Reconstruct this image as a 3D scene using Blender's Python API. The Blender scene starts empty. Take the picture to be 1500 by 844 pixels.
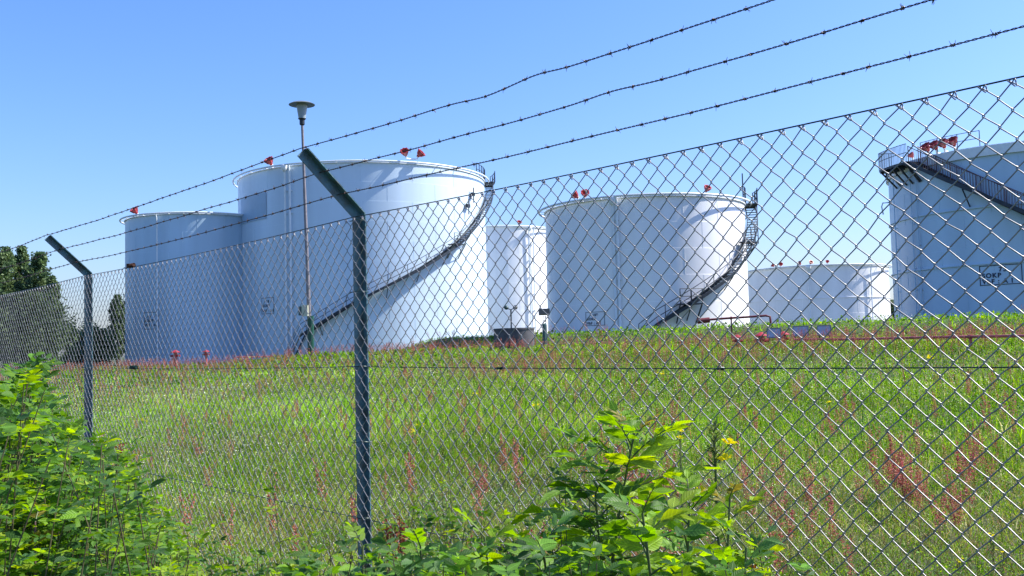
import bpy, math, random
import numpy as np
from mathutils import Vector, Matrix
random.seed(4); rng = np.random.default_rng(11)
R_ = math.radians
scene = bpy.context.scene
C = scene.collection
# ------------------------------------------------------------------ camera
FPX, CX, CY = 1435.0, 750.0, 422.0
EYE = .884
PITCH = math.atan(86/FPX); ROLL = .026
Fv = np.array([0, math.cos(PITCH), math.sin(PITCH)]); R0 = np.array([1., 0, 0]); U0 = np.cross(R0, Fv)
Rv = R0*math.cos(ROLL)-U0*math.sin(ROLL); Uv = U0*math.cos(ROLL)+R0*math.sin(ROLL)
EYEP = np.array([0, 0, EYE])
def ray(x, y): return Fv+Rv*(x-CX)/FPX-Uv*(y-CY)/FPX
def at_z(x, y, z):
    r = ray(x, y); return r*((z-EYE)/r[2])+EYEP
def at_d(x, y, D):
    r = ray(x, y); return r*(D/math.hypot(r[0], r[1]))+EYEP
def az(x, y):
    r = ray(x, y); return math.atan2(r[0], r[1])
cam = bpy.data.cameras.new('camera'); co = bpy.data.objects.new('camera', cam); C.objects.link(co)
cam.sensor_width = 36; cam.lens = 36*FPX/1500; cam.clip_start = .05; cam.clip_end = 5000
M = Matrix(((Rv[0], Uv[0], -Fv[0]), (Rv[1], Uv[1], -Fv[1]), (Rv[2], Uv[2], -Fv[2]))).to_4x4()
M.translation = Vector((0, 0, EYE)); co.matrix_world = M
scene.camera = co
# ------------------------------------------------------------------ light
SUN_AZ, SUN_EL = R_(82), R_(48)
w = bpy.data.worlds.new("World"); scene.world = w; w.use_nodes = True
nt = w.node_tree; bg = nt.nodes['Background']; sky = nt.nodes.new('ShaderNodeTexSky')
sky.sky_type = 'NISHITA'; sky.sun_disc = False; sky.sun_elevation = SUN_EL; sky.sun_rotation = SUN_AZ
sky.air_density = 1.3; sky.dust_density = 1.6; sky.ozone_density = 7.5; sky.altitude = 300
hs_ = nt.nodes.new('ShaderNodeHueSaturation'); hs_.inputs['Hue'].default_value = .502; hs_.inputs['Saturation'].default_value = 1.12
gm_ = nt.nodes.new('ShaderNodeMix'); gm_.data_type = 'RGBA'; gm_.blend_type = 'MULTIPLY'; gm_.inputs[0].default_value = 1; gm_.inputs[7].default_value = (1.0, .985, 1.2, 1)
nt.links.new(sky.outputs[0], hs_.inputs['Color']); nt.links.new(hs_.outputs[0], gm_.inputs[6])
nt.links.new(gm_.outputs[2], bg.inputs[0]); bg.inputs[1].default_value = .105
sl = bpy.data.lights.new('sun', 'SUN'); sl.energy = 5.0; sl.angle = R_(.53); sl.color = (1, .96, .89)
so = bpy.data.objects.new('sun', sl); C.objects.link(so)
sd = Vector((math.sin(SUN_AZ)*math.cos(SUN_EL), math.cos(SUN_AZ)*math.cos(SUN_EL), math.sin(SUN_EL)))
so.rotation_euler = sd.to_track_quat('Z', 'Y').to_euler()
scene.view_settings.view_transform = 'Standard'; scene.view_settings.look = 'None'
scene.view_settings.exposure = EXPO = 1.0; scene.view_settings.gamma = 1
scene.cycles.max_bounces = 6; scene.cycles.transparent_max_bounces = 4
# ------------------------------------------------------------------ materials
def mat(name, col, rough=.6, metal=0, var=.0, vscale=3, bump=0, bscale=40, spec=.4, col2=None, attr=False, trans=0, streak=False, coat=0, veins=False):
    m = bpy.data.materials.new(name); m.use_nodes = True; n = m.node_tree; b = n.nodes['Principled BSDF']
    b.inputs['Base Color'].default_value = (*col, 1); b.inputs['Roughness'].default_value = rough
    b.inputs['Metallic'].default_value = metal; b.inputs['Specular IOR Level'].default_value = spec
    src = None
    if attr:
        a = n.nodes.new('ShaderNodeAttribute'); a.attribute_name = 'tint'; src = a.outputs['Color']
    tc = n.nodes.new('ShaderNodeTexCoord')
    if var:
        t = n.nodes.new('ShaderNodeTexNoise'); t.inputs['Scale'].default_value = vscale; t.inputs['Detail'].default_value = 6
        if streak:
            mp = n.nodes.new('ShaderNodeMapping'); mp.inputs['Scale'].default_value = (1, 1, .06)
            n.links.new(tc.outputs['Object'], mp.inputs[0]); n.links.new(mp.outputs[0], t.inputs['Vector'])
        else: n.links.new(tc.outputs['Object'], t.inputs['Vector'])
        mx = n.nodes.new('ShaderNodeMix'); mx.data_type = 'RGBA'
        c2 = col2 or tuple(c*(1-var) for c in col)
        mr = n.nodes.new('ShaderNodeMapRange'); mr.inputs[1].default_value = .35; mr.inputs[2].default_value = .68
        n.links.new(t.outputs['Fac'], mr.inputs[0])
        if src is not None:
            mx.blend_type = 'MULTIPLY'; mx.inputs[7].default_value = (1-var,)*3+(1,); n.links.new(src, mx.inputs[6])
        else:
            mx.inputs[6].default_value = (*col, 1); mx.inputs[7].default_value = (*c2, 1)
        n.links.new(mr.outputs[0], mx.inputs[0]); src = mx.outputs[2]
    if veins:      # midrib and side veins drawn from each leaf's own length / width coordinates
        at = n.nodes.new('ShaderNodeAttribute'); at.attribute_name = 'leafuv'; sx = n.nodes.new('ShaderNodeSeparateXYZ'); n.links.new(at.outputs['Vector'], sx.inputs[0])
        def mth(op, a, bb=None, cc=None):
            k = n.nodes.new('ShaderNodeMath'); k.operation = op
            for q_, v_ in enumerate((a, bb, cc)):
                if v_ is None: continue
                if isinstance(v_, (int, float)): k.inputs[q_].default_value = v_
                else: n.links.new(v_, k.inputs[q_])
            return k.outputs[0]
        sv = mth('SINE', mth('SUBTRACT', mth('MULTIPLY', sx.outputs[0], 46.0), mth('MULTIPLY', sx.outputs[1], 11.0)))
        side = mth('MULTIPLY', mth('POWER', mth('ADD', mth('MULTIPLY', sv, .5), .5), 5.0), .30)
        mid = mth('MULTIPLY', mth('SUBTRACT', 1.0, mth('SMOOTH_MIN', mth('MULTIPLY', sx.outputs[1], 9.0), 1.0, .1)), .5)
        f = mth('ADD', mth('ADD', side, mid), .88)
        vm = n.nodes.new('ShaderNodeVectorMath'); vm.operation = 'SCALE'; n.links.new(src, vm.inputs[0]); n.links.new(f, vm.inputs['Scale']); src = vm.outputs[0]
        bp = n.nodes.new('ShaderNodeBump'); bp.inputs['Strength'].default_value = .5; bp.inputs['Distance'].default_value = .004; n.links.new(f, bp.inputs['Height']); n.links.new(bp.outputs[0], b.inputs['Normal'])
    if src is not None: n.links.new(src, b.inputs['Base Color'])
    if bump:
        t2 = n.nodes.new('ShaderNodeTexNoise'); t2.inputs['Scale'].default_value = bscale; t2.inputs['Detail'].default_value = 5
        n.links.new(tc.outputs['Object'], t2.inputs['Vector'])
        bp = n.nodes.new('ShaderNodeBump'); bp.inputs['Strength'].default_value = bump; bp.inputs['Distance'].default_value = .02
        n.links.new(t2.outputs['Fac'], bp.inputs['Height']); n.links.new(bp.outputs[0], b.inputs['Normal'])
    if trans:
        tr = n.nodes.new('ShaderNodeBsdfTranslucent'); ms = n.nodes.new('ShaderNodeMixShader'); ms.inputs[0].default_value = trans
        hs = n.nodes.new('ShaderNodeHueSaturation'); hs.inputs['Hue'].default_value = .485; hs.inputs['Saturation'].default_value = 1.1; hs.inputs['Value'].default_value = 1.7
        if src is not None: n.links.new(src, hs.inputs['Color'])
        else: hs.inputs['Color'].default_value = (*col, 1)
        n.links.new(hs.outputs[0], tr.inputs['Color'])
        out = n.nodes['Material Output']
        n.links.new(b.outputs[0], ms.inputs[1]); n.links.new(tr.outputs[0], ms.inputs[2]); n.links.new(ms.outputs[0], out.inputs[0])
    if coat: b.inputs['Coat Weight'].default_value = coat
    return m
MT = dict(
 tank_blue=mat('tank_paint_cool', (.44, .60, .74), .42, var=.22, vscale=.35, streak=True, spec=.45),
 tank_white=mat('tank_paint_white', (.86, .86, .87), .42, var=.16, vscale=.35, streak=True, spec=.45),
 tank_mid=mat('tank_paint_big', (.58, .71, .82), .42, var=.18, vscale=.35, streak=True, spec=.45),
 tank_patch=mat('tank_patch_paint', (.33, .46, .58), .5, var=.1, vscale=1),
 tank_trim=mat('tank_trim_paint', (.74, .78, .80), .45, var=.1),
 tank_roof=mat('tank_roof_paint', (.6, .63, .66), .6, var=.2),
 tank_band=mat('tank_band_dull', (.20, .25, .30), .6, var=.3),
 steel_dark=mat('stair_steel', (.035, .045, .06), .5, .3, var=.3, vscale=5),
 rail_red=mat('rail_red', (.13, .065, .075), .5, var=.3),
 red=mat('red_paint', (.38, .03, .03), .4, var=.35, vscale=8),
 pinkred=mat('pipe_red_faded', (.55, .13, .12), .5, var=.35, vscale=4),
 darkred=mat('pipe_dark_red', (.16, .02, .025), .5, var=.3),
 black=mat('stencil_black', (.02, .028, .06), .6),
 post=mat('post_green_paint', (.065, .165, .205), .42, var=.5, vscale=14, bump=.3, bscale=60, col2=(.06, .075, .07)),
 galv=mat('galvanised_wire', (.31, .305, .305), .47, .6, var=.35, vscale=30, spec=.5),
 wire=mat('tension_wire_green', (.012, .04, .035), .4, .2, var=.3, vscale=30),
 barb=mat('barbed_wire_rusty', (.05, .045, .05), .5, .5, var=.5, vscale=40, col2=(.05, .02, .012)),
 rust=mat('rusty_iron', (.09, .035, .02), .8, .2, var=.5, vscale=60, bump=.5, bscale=200),
 pole=mat('lamp_pole_grey', (.22, .20, .21), .5, .2, var=.35, vscale=6),
 lamp=mat('lamp_enamel', (.16, .19, .19), .4, var=.25, vscale=8),
 opal=mat('lamp_opal', (.26, .32, .35), .4),
 green=mat('green_sleeve', (.01, .075, .05), .4, var=.3),
 cream=mat('cream_box', (.55, .56, .42), .5, var=.2),
 concrete=mat('dark_concrete', (.09, .09, .10), .8, var=.45, vscale=2.5, bump=.4, bscale=20),
 flood=mat('floodlight_black', (.015, .022, .028), .45, var=.2),
 glass=mat('floodlight_glass', (.05, .06, .07), .1, spec=.6),
 steelgreen=mat('stand_green_grey', (.05, .10, .10), .5, var=.3),
 signblue=mat('sign_lilac', (.42, .46, .66), .5, var=.25, vscale=6),
 signframe=mat('sign_frame', (.14, .16, .25), .5),
 bark=mat('bark', (.10, .075, .05), .9, var=.5, vscale=8, bump=.8, bscale=30),
 crown=mat('tree_leaves', (.05, .08, .03), .6, attr=True, var=.3, vscale=.6, trans=.25, spec=.3),
 grass=mat('grass_blades', (.06, .12, .02), .75, attr=True, trans=.42, spec=.08),
 leaf=mat('shrub_leaves', (.05, .12, .02), .5, attr=True, var=.25, vscale=14, trans=.48, spec=.35, veins=True),
 dry=mat('dry_seed_heads', (.3, .25, .15), .8, attr=True, trans=.2),
 sorrel=mat('sorrel_flowers', (.34, .12, .09), .7, attr=True, var=.3, vscale=30, trans=.2),
 petal=mat('yellow_petals', (.72, .66, .03), .5, trans=.3),
 stem=mat('green_stems', (.10, .13, .04), .6, attr=False, var=.3, vscale=20),
 woody=mat('woody_stems', (.10, .085, .035), .7, var=.5, vscale=9),
)
# ------------------------------------------------------------------ mesh helpers
def nrm(v):
    v = np.asarray(v, float); return v/np.maximum(np.linalg.norm(v, axis=-1, keepdims=True), 1e-9)
class MB:
    def __init__(s): s.V = []; s.F = []; s.n = 0; s.T = []; s.mi = []
    def add(s, V, F, tint=None):
        V = np.asarray(V, float).reshape(-1, 3); s.V.append(V)
        for f in F: s.F.append(tuple(int(i)+s.n for i in f))
        s.n += len(V); return s
    def box(s, c, size, rz=0, rx=0, ry=0):
        x, y, z = [k/2 for k in size]
        V = np.array([(i, j, k) for i in (-x, x) for j in (-y, y) for k in (-z, z)])
        m = np.array(Matrix.Rotation(rz, 3, 'Z') @ Matrix.Rotation(ry, 3, 'Y') @ Matrix.Rotation(rx, 3, 'X'))
        return s.add(V@m.T+np.array(c), [(0, 1, 3, 2), (4, 6, 7, 5), (0, 4, 5, 1), (2, 3, 7, 6), (0, 2, 6, 4), (1, 5, 7, 3)])
    def tube(s, P, r, n=8, cap=True, ref=None):
        P = np.asarray(P, float); m = len(P); r = np.broadcast_to(np.asarray(r, float), (m,))
        T = nrm(np.gradient(P, axis=0)); 
        if ref is None:
            a = nrm(P[-1]-P[0]+1e-9); ref = np.array([0, 0, 1.]) if abs(a[2]) < .8 else np.array([1., .13, 0])
        A = nrm(np.cross(T, ref)); B = np.cross(T, A)
        th = np.arange(n)*2*math.pi/n
        V = P[:, None]+r[:, None, None]*(A[:, None]*np.cos(th)[None, :, None]+B[:, None]*np.sin(th)[None, :, None])
        F = [(i*n+j, i*n+(j+1) % n, (i+1)*n+(j+1) % n, (i+1)*n+j) for i in range(m-1) for j in range(n)]
        if cap: F += [tuple(range(n))[::-1], tuple((m-1)*n+j for j in range(n))]
        return s.add(V, F)
    def lathe(s, prof, n=32, c=(0, 0, 0), cap=False, a0=0, a1=2*math.pi):
        full = abs(a1-a0-2*math.pi) < 1e-6; k = n if full else n+1
        th = a0+np.arange(k)*(a1-a0)/n
        V = [(c[0]+r*math.sin(t), c[1]-r*math.cos(t), c[2]+z) for r, z in prof for t in th]
        F = []
        for i in range(len(prof)-1):
            for j in range(n):
                j2 = (j+1) % k; F.append((i*k+j, i*k+j2, (i+1)*k+j2, (i+1)*k+j))
        if cap: F += [tuple(range(k))[::-1], tuple((len(prof)-1)*k+j for j in range(k))]
        return s.add(V, F)
    def bar(s, a, b, w, h=None):       # rectangular bar between two points, h vertical-ish
        h = h or w; a = np.array(a, float); b = np.array(b, float); t = nrm(b-a)
        ref = np.array([0, 0, 1.]) if abs(t[2]) < .95 else np.array([1., 0, 0])
        A = nrm(np.cross(t, ref))*w/2; B = nrm(np.cross(A, t))*h/2
        V = [p+i*A+j*B for p in (a, b) for i, j in ((-1, -1), (1, -1), (1, 1), (-1, 1))]
        return s.add(V, [(0, 1, 2, 3), (7, 6, 5, 4), (0, 4, 5, 1), (1, 5, 6, 2), (2, 6, 7, 3), (3, 7, 4, 0)])
    def build(s, name, m, parent=None, smooth=True, ang=40, loc=(0, 0, 0)):
        me = bpy.data.meshes.new(name); V = np.concatenate(s.V)
        me.from_pydata(V.tolist(), [], s.F); me.materials.append(MT[m] if isinstance(m, str) else m)
        if smooth:
            me.polygons.foreach_set('use_smooth', [True]*len(me.polygons))
            me.set_sharp_from_angle(angle=R_(ang))
        me.update(); o = bpy.data.objects.new(name, me); C.objects.link(o); o.parent = parent; o.location = loc
        return o
def np_mesh(name, V, T, m, parent=None, tint=None, smooth=False, loc=(0, 0, 0), uv=None):
    """one object out of big triangle arrays; tint = per-vertex rgb"""
    V = np.asarray(V, np.float32).reshape(-1, 3); T = np.asarray(T, np.int32).reshape(-1, 3)
    me = bpy.data.meshes.new(name); me.vertices.add(len(V)); me.vertices.foreach_set('co', V.ravel())
    me.loops.add(T.size); me.loops.foreach_set('vertex_index', T.ravel())
    me.polygons.add(len(T)); me.polygons.foreach_set('loop_start', np.arange(0, T.size, 3, dtype=np.int32))
    if smooth: me.polygons.foreach_set('use_smooth', np.ones(len(T), bool))
    if tint is not None:
        a = me.color_attributes.new('tint', 'FLOAT_COLOR', 'POINT')
        a.data.foreach_set('color', np.concatenate([np.clip(tint, 0, 1), np.ones((len(V), 1))], 1).astype(np.float32).ravel())
    if uv is not None:
        a = me.attributes.new('leafuv', 'FLOAT_VECTOR', 'POINT'); a.data.foreach_set('vector', uv.astype(np.float32).ravel())
    me.materials.append(MT[m]); me.update(calc_edges=True)
    o = bpy.data.objects.new(name, me); C.objects.link(o); o.parent = parent; o.location = loc
    return o
def tag(o, label=None, cat=None, group=None, kind=None):
    for k, v in (('label', label), ('category', cat), ('group', group), ('kind', kind)):
        if v: o[k] = v
    return o
def empty(name, loc, label, cat, rz=0, group=None):
    o = bpy.data.objects.new(name, None); C.objects.link(o); o.location = loc; o.rotation_euler = (0, 0, rz); o.empty_display_size = .3
    return tag(o, label, cat, group)
def dup(root, loc, rz=0, label=None, group=None, sc=1):
    r = root.copy(); C.objects.link(r); r.location = loc; r.rotation_euler = (0, 0, rz); r.scale = (sc,)*3
    if label: r['label'] = label
    if group: r['group'] = group
    for ch in list(root.children):
        c = ch.copy(); C.objects.link(c); c.parent = r
        for g in ch.children:
            d = g.copy(); C.objects.link(d); d.parent = c
    return r
# ------------------------------------------------------------------ ground with the earth bank
BP = np.array([at_z(640, 495, 1.78)[:2], at_z(900, 484, 1.78)[:2], at_z(1200, 469, 1.78)[:2], at_z(1500, 458, 1.78)[:2]])
bdir = BP[3]-BP[0]; BLEN = np.linalg.norm(bdir); bdir = bdir/BLEN; bn = np.array([bdir[1], -bdir[0]])
# quadratic for the slight bend of the crest
bs = (BP-BP[0])@bdir; bd = (BP-BP[0])@bn; BPOLY = np.polyfit(bs, bd, 2)
FNX, FNY = -.752402, -.658704      # direction from the fence line towards the camera
GL = -.8                            # ground level along the fence
def sstep(x): x = np.clip(x, 0, 1); return x*x*(3-2*x)
def wob(x, y, s, seed=0):
    r = np.random.default_rng(seed); o = 0
    for k in range(6):
        a = r.uniform(0, 6.28); f = s*(1.6**k)*.5; o = o+np.sin((x*math.cos(a)+y*math.sin(a))*f+r.uniform(0, 6.28))/(1.35**k)
    return o/3
def ground_z(x, y):
    x = np.asarray(x, float); y = np.asarray(y, float)
    s = (x-BP[0][0])*bdir[0]+(y-BP[0][1])*bdir[1]; d = (x-BP[0][0])*bn[0]+(y-BP[0][1])*bn[1]
    sc = np.clip(s, -10, BLEN+4); d0 = np.polyval(BPOLY, sc)
    end = sstep((s+7)/8)
    b = (1.0+.15*np.exp(-(s/14)**2))*sstep(1-np.abs(d-d0)/4.8)*end+.64*sstep((22-np.abs(d-d0))/11)*end
    rr = np.hypot(x, y); far = np.clip((rr-6)/20, 0, 1)
    sf = -((x-1.32)*FNX+(y-2.85)*FNY)
    low = -.8*(1-sstep((sf-1.5)/24))
    return b+low+.05*wob(x, y, .35, 3)*far+.1*wob(x, y, .5, 5)*end*sstep(1-np.abs(d-d0)/6)
rad = np.concatenate([[0.0], np.geomspace(.5, 2500, 330)]); NA = 300; th = np.linspace(0, 2*math.pi, NA, endpoint=False)
gx = rad[:, None]*np.sin(th); gy = rad[:, None]*np.cos(th)
gV = np.stack([gx, gy, ground_z(gx, gy)], -1).reshape(-1, 3)
i, j = np.meshgrid(np.arange(len(rad)-1), np.arange(NA), indexing='ij'); j2 = (j+1) % NA
q = np.stack([i*NA+j, i*NA+j2, (i+1)*NA+j2, (i+1)*NA+j], -1).reshape(-1, 4)
gT = np.concatenate([q[:, [0, 2, 1]], q[:, [0, 3, 2]]])
MT['ground'] = mat('meadow_soil', (.035, .06, .014), .9, var=.5, vscale=.5, bump=.6, bscale=6, col2=(.06, .055, .025))
g = np_mesh('ground', gV, gT, 'ground', smooth=True); tag(g, kind='structure')
# ------------------------------------------------------------------ tanks
def arc(R, phi0, phi1, z0, z1, n):
    t = np.linspace(0, 1, n); p = R_(phi0)+(R_(phi1)-R_(phi0))*t
    return np.stack([R*np.sin(p), -R*np.cos(p), z0+(z1-z0)*t], -1)
def pol(R, phi, z): p = R_(phi); return np.array([R*math.sin(p), -R*math.cos(p), z])
def ribbon(mb, R, w, phi0, phi1, z0, z1, n, h):  # swept rectangular section w radial, h vertical
    a, b = arc(R-w/2, phi0, phi1, z0, z1, n), arc(R+w/2, phi0, phi1, z0, z1, n)
    V = np.stack([a-[0, 0, h/2], b-[0, 0, h/2], b+[0, 0, h/2], a+[0, 0, h/2]], 1)
    F = [(k*4+c, k*4+(c+1) % 4, (k+1)*4+(c+1) % 4, (k+1)*4+c) for k in range(n-1) for c in range(4)]
    F += [(3, 2, 1, 0), tuple((n-1)*4+c for c in range(4))]
    mb.add(V, F)
def staircase(root, R, path, z_at, rise, w=.8, gap=.12, platforms=(), baluster=1.25, fine=False):
    """path=(phi0,phi1); z_at(phi) tread height"""
    p0, p1 = path; Ri, Ro = R+gap, R+gap+w; n = int(abs(p1-p0)*2)+2
    ph = np.linspace(p0, p1, n); zz = np.array([z_at(p) for p in ph])
    mb = MB()
    for RR in (Ri, Ro):
        P = np.stack([RR*np.sin(np.radians(ph)), -RR*np.cos(np.radians(ph)), zz], -1)
        e = .025; A = nrm(P*[1, 1, 0])*e; H = np.array([0, 0, .13])
        V = np.stack([P-A-H, P+A-H, P+A+H, P-A+H], 1)
        F = [(k*4+c, k*4+(c+1) % 4, (k+1)*4+(c+1) % 4, (k+1)*4+c) for k in range(n-1) for c in range(4)]+[(3, 2, 1, 0), tuple((n-1)*4+c for c in range(4))]
        mb.add(V, F)
    st = mb.build('staircase', 'steel_dark', root, smooth=False)
    mb = MB(); L = abs(zz[-1]-zz[0]); nt_ = int(L/.21)
    for k in range(nt_):
        p = p0+(p1-p0)*(k+.5)/nt_; c = pol((Ri+Ro)/2, p, z_at(p)+.02); mb.box(c, (.26, w-.06, .04), rz=R_(p))
    mb.build('treads', 'steel_dark', st, smooth=False)
    # hand rail on both sides: top rail, knee rail, balusters
    mb = MB(); rr = .024 if fine else .03
    for RR in ((Ri+.02, Ro) if fine else (Ro,)):
        for h in (.55, 1.08) if not fine else (1.05,):
            mb.tube(np.stack([RR*np.sin(np.radians(ph)), -RR*np.cos(np.radians(ph)), zz+h], -1), rr, 5)
        step = .16 if fine else baluster; nb = int(abs(R_(p1-p0))*R*1.1/step)
        for k in range(nb+1):
            p = p0+(p1-p0)*k/nb; z = z_at(p); thick = .012 if (fine and k % 9) else .03
            mb.tube([pol(RR, p, z), pol(RR, p, z+1.07)], thick, 4)
    mb.build('handrail', 'rail_red' if fine else 'steel_dark', st, smooth=False)
    mb = MB(); k = 0
    for p in np.linspace(p0, p1, max(3, int(abs(R_(p1-p0))*R/2.6)))[0 if z_at(p0) > 1.6 else 1:]:
        z = z_at(p)-.13
        mb.bar(pol(R+.01, p, z-1.0), pol(Ro, p, z), .06); mb.bar(pol(R+.01, p, z), pol(Ro, p, z), .06)
    mb.build('brackets', 'steel_dark', st, smooth=False)
    for pp in platforms:
        mb = MB(); z = z_at(pp); dp = math.degrees(.75/R)
        ribbon(mb, (Ri+Ro)/2+.1, w+.2, pp-dp, pp+dp, z+.06, z+.06, 7, .09)
        for h in (.6, 1.15): mb.tube(arc(Ro+.2, pp-dp, pp+dp, z+h, z+h, 7), .03, 5)
        for q_ in (pp-dp, pp, pp+dp): mb.tube([pol(Ro+.2, q_, z), pol(Ro+.2, q_, z+1.16)], .035, 5)
        for q_ in (pp-dp, pp+dp): mb.bar(pol(R+.02, q_, z-1.3), pol(Ro+.1, q_, z), .08)
        mb.build('landing', 'steel_dark', st, smooth=False)
    return st
def foam_horn(root, R, phi, z, size, n=2, sp=.9, whitearm=False, mat_='red'):
    """red flared foam pourers on a bracket above the rim"""
    for k in range(n):
        off = (k-(n-1)/2)*sp
        mb = MB(); s = size
        a = pol(R, phi, z); tang = np.array([math.cos(R_(phi)), math.sin(R_(phi)), 0])
        c = a+tang*off; out = nrm(a*[1, 1, 0]); ax = nrm(out*.55+tang*(.5 if off > 0 else -.5)*(n > 1)+np.array([0, 0, .62]))
        A = nrm(np.cross(ax, [0, 0, 1.])); B = np.cross(ax, A); base = c+np.array([0, 0, .18])
        N = 16; rings = []
        for t, r in ((0, .12), (.1, .2), (.2, .2), (.3, .30), (.62, .44), (.8, .52), (.8, .40), (.5, .2)):
            V = []
            for q_ in range(N):
                an = q_*2*math.pi/N; f = 1+(.16 if q_ % 2 else -.08)*(t > .25)
                V.append(base+ax*t*s+(A*math.cos(an)+B*math.sin(an))*r*s*f)
            rings.append(V)
        F = [(i_*N+q_, i_*N+(q_+1) % N, (i_+1)*N+(q_+1) % N, (i_+1)*N+q_) for i_ in range(len(rings)-1) for q_ in range(N)]
        F.append(tuple((len(rings)-1)*N+q_ for q_ in range(N)))
        mb.add(np.array(rings), F)
        hn = mb.build('foam_pourer', mat_, root, smooth=False)
        mb = MB(); mb.tube([pol(R-.25, phi, z-.05), c+np.array([0, 0, -.05]), base+ax*.12*s], .07, 6)
        mb.tube([base-ax*.02, base+ax*.14*s], .16*s, 8)
        mb.build('bracket', 'tank_trim', hn)
def stencil(root, R, phi, z, lines, cap, wid, hei, shadebold=0):
    """framed lettering bent round the shell: phi, z = frame centre"""
    mb = MB(); t = .045*cap/.3
    def pl(u0, u1, v0, v1):
        n = max(2, int(abs(u1-u0)/.2)+2); us = np.linspace(u0, u1, n); V = []
        for r in (R+.006, R+.02):
            for v in (v0, v1):
                for u in us: V.append((r*math.sin(R_(phi)+u/R), -r*math.cos(R_(phi)+u/R), z+v))
        F = []
        for k in range(n-1):
            a, b, c, d = k, n+k, 2*n+k, 3*n+k
            F += [(c, c+1, d+1, d), (a, b, b+1, a+1), (a, a+1, c+1, c), (b, d, d+1, b+1)]
        mb.add(V, F)
    W, H = wid/2, hei/2
    pl(-W, W, H-t, H); pl(-W, W, -H, -H+t); pl(-W, -W+t, -H+t, H-t); pl(W-t, W, -H+t, H-t)
    fr = mb.build('tank_marking', 'black', root, smooth=False)
    for txt, u, v in lines:
        cu = bpy.data.curves.new('lettering', 'FONT'); cu.body = txt; cu.size = cap*1.36; cu.extrude = .006; cu.offset = .012*cap/.3; cu.space_character = 1.22
        to = bpy.data.objects.new('lettering', cu); C.objects.link(to)
        bpy.context.view_layer.update(); dg = bpy.context.evaluated_depsgraph_get()
        me = bpy.data.meshes.new_from_object(to.evaluated_get(dg)); bpy.data.objects.remove(to)
        for vt in me.vertices:
            uu = u+vt.co.x; r = R+.014+vt.co.z; vv = v+vt.co.y
            vt.co = (r*math.sin(R_(phi)+uu/R), -r*math.cos(R_(phi)+uu/R), z+vv)
        me.materials.clear(); me.materials.append(MT['black'])
        o = bpy.data.objects.new('lettering', me); C.objects.link(o); o.parent = fr
def tank(name, D, xl, xr, yb, H, label, paint='tank_white', bands=(), ring=True):
    a1, a2 = az(xl, yb), az(xr, yb); am = (a1+a2)/2; Rr = D*math.sin((a2-a1)/2)
    c = (D*math.sin(am), D*math.cos(am), 0)
    root = empty(name, c, label, 'storage tank', -am, 'white storage tanks of the tank farm')
    mb = MB(); prof = [(Rr+.18, -.3), (Rr+.18, .35), (Rr+.02, .42)]
    nc = max(4, int(round(H/1.9)))
    for k in range(nc):            # welded plate courses, each a few millimetres inside the one below
        r = Rr-.006*k; z0 = .42 if k == 0 else H*k/nc
        prof += [(r, z0+.004), (r, H*(k+1)/nc-.004)]
    mb.lathe(prof, 144); mb.build('shell', paint, root, ang=25)
    Rt = Rr-.006*(nc-1)
    mb = MB(); mb.lathe([(Rt+.001, H-.1), (Rt+.10, H-.1), (Rt+.10, H), (Rt-.1, H), (Rt-.1, H-.5)], 144); mb.build('top_rim', 'tank_trim', root, ang=25)
    mb = MB(); mb.lathe([(Rt-.06, H-.55), (0.05, H-.15)], 96); mb.build('roof', 'tank_roof', root)
    # vertical weld seams as very thin ribs
    mb = MB()
    for k in range(nc):
        for p in np.arange(-100+(k % 2)*11, 100, 22):
            mb.tube([pol(Rr-.006*k+.002, p, max(.45, H*k/nc)), pol(Rr-.006*k+.002, p, H*(k+1)/nc)], .012, 4)
    mb.build('weld_seams', paint, root)
    if ring:
        mb = MB(); mb.tube(arc(Rt+.5, -180, 180, H+.02, H+.02, 145), .085, 7, cap=False)
        for p in range(-176, 180, 11): mb.bar(pol(Rt+.08, p, H-.06), pol(Rt+.5, p, H-.03), .05)
        mb.build('water_ring_main', 'tank_trim', root)
    for zb, pr in bands:
        mb = MB(); mb.lathe([(Rr-.01, zb-.06), (Rr+pr, zb-.06), (Rr+pr, zb+.02), (Rr-.01, zb+.02)], 144)
        mb.build('stiffener_ring', 'tank_band' if pr > .1 else paint, root, ang=25)
    return root, Rr, Rt, D
def down_pipes(root, R, H, phis, r=.09, head=True):
    for k, p in enumerate(phis):
        mb = MB(); mb.tube([pol(R+.45, p, H+.02), pol(R+.3, p, H-.35), pol(R+.22, p, H-.8), pol(R+.22, p, .6), pol(R+.5, p, .1)], r, 8)
        for z in np.arange(1.2, H-1, 2.2): mb.box(pol(R+.11, p, z), (r*2.6, .22, .06), rz=R_(p))
        dp = mb.build('down_pipe', 'tank_trim', root)
        if head and k == 0:
            mb = MB(); mb.lathe([(.13, -.3), (.28, -.1), (.32, .1), (.28, .3), (.1, .36)], 12, c=pol(R+.35, p, H-.3), cap=True); mb.build('valve_head', 'tank_trim', dp)
def phi_of(x, y, root, R, D):
    """viewer angle on a tank's wall under an image column"""
    a = az(x, y)-(-root.rotation_euler[2]); s = D*math.sin(a)/R; s = max(-.999, min(.999, s))
    return math.degrees(math.asin(s)-a)
def z_of(x, y, root, R, D, out=0):
    p = phi_of(x, y, root, R+out, D); q_ = pol(R+out, p, 0); d = math.hypot(q_[0], D+q_[1])
    return at_d(x, y, d)[2]
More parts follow.
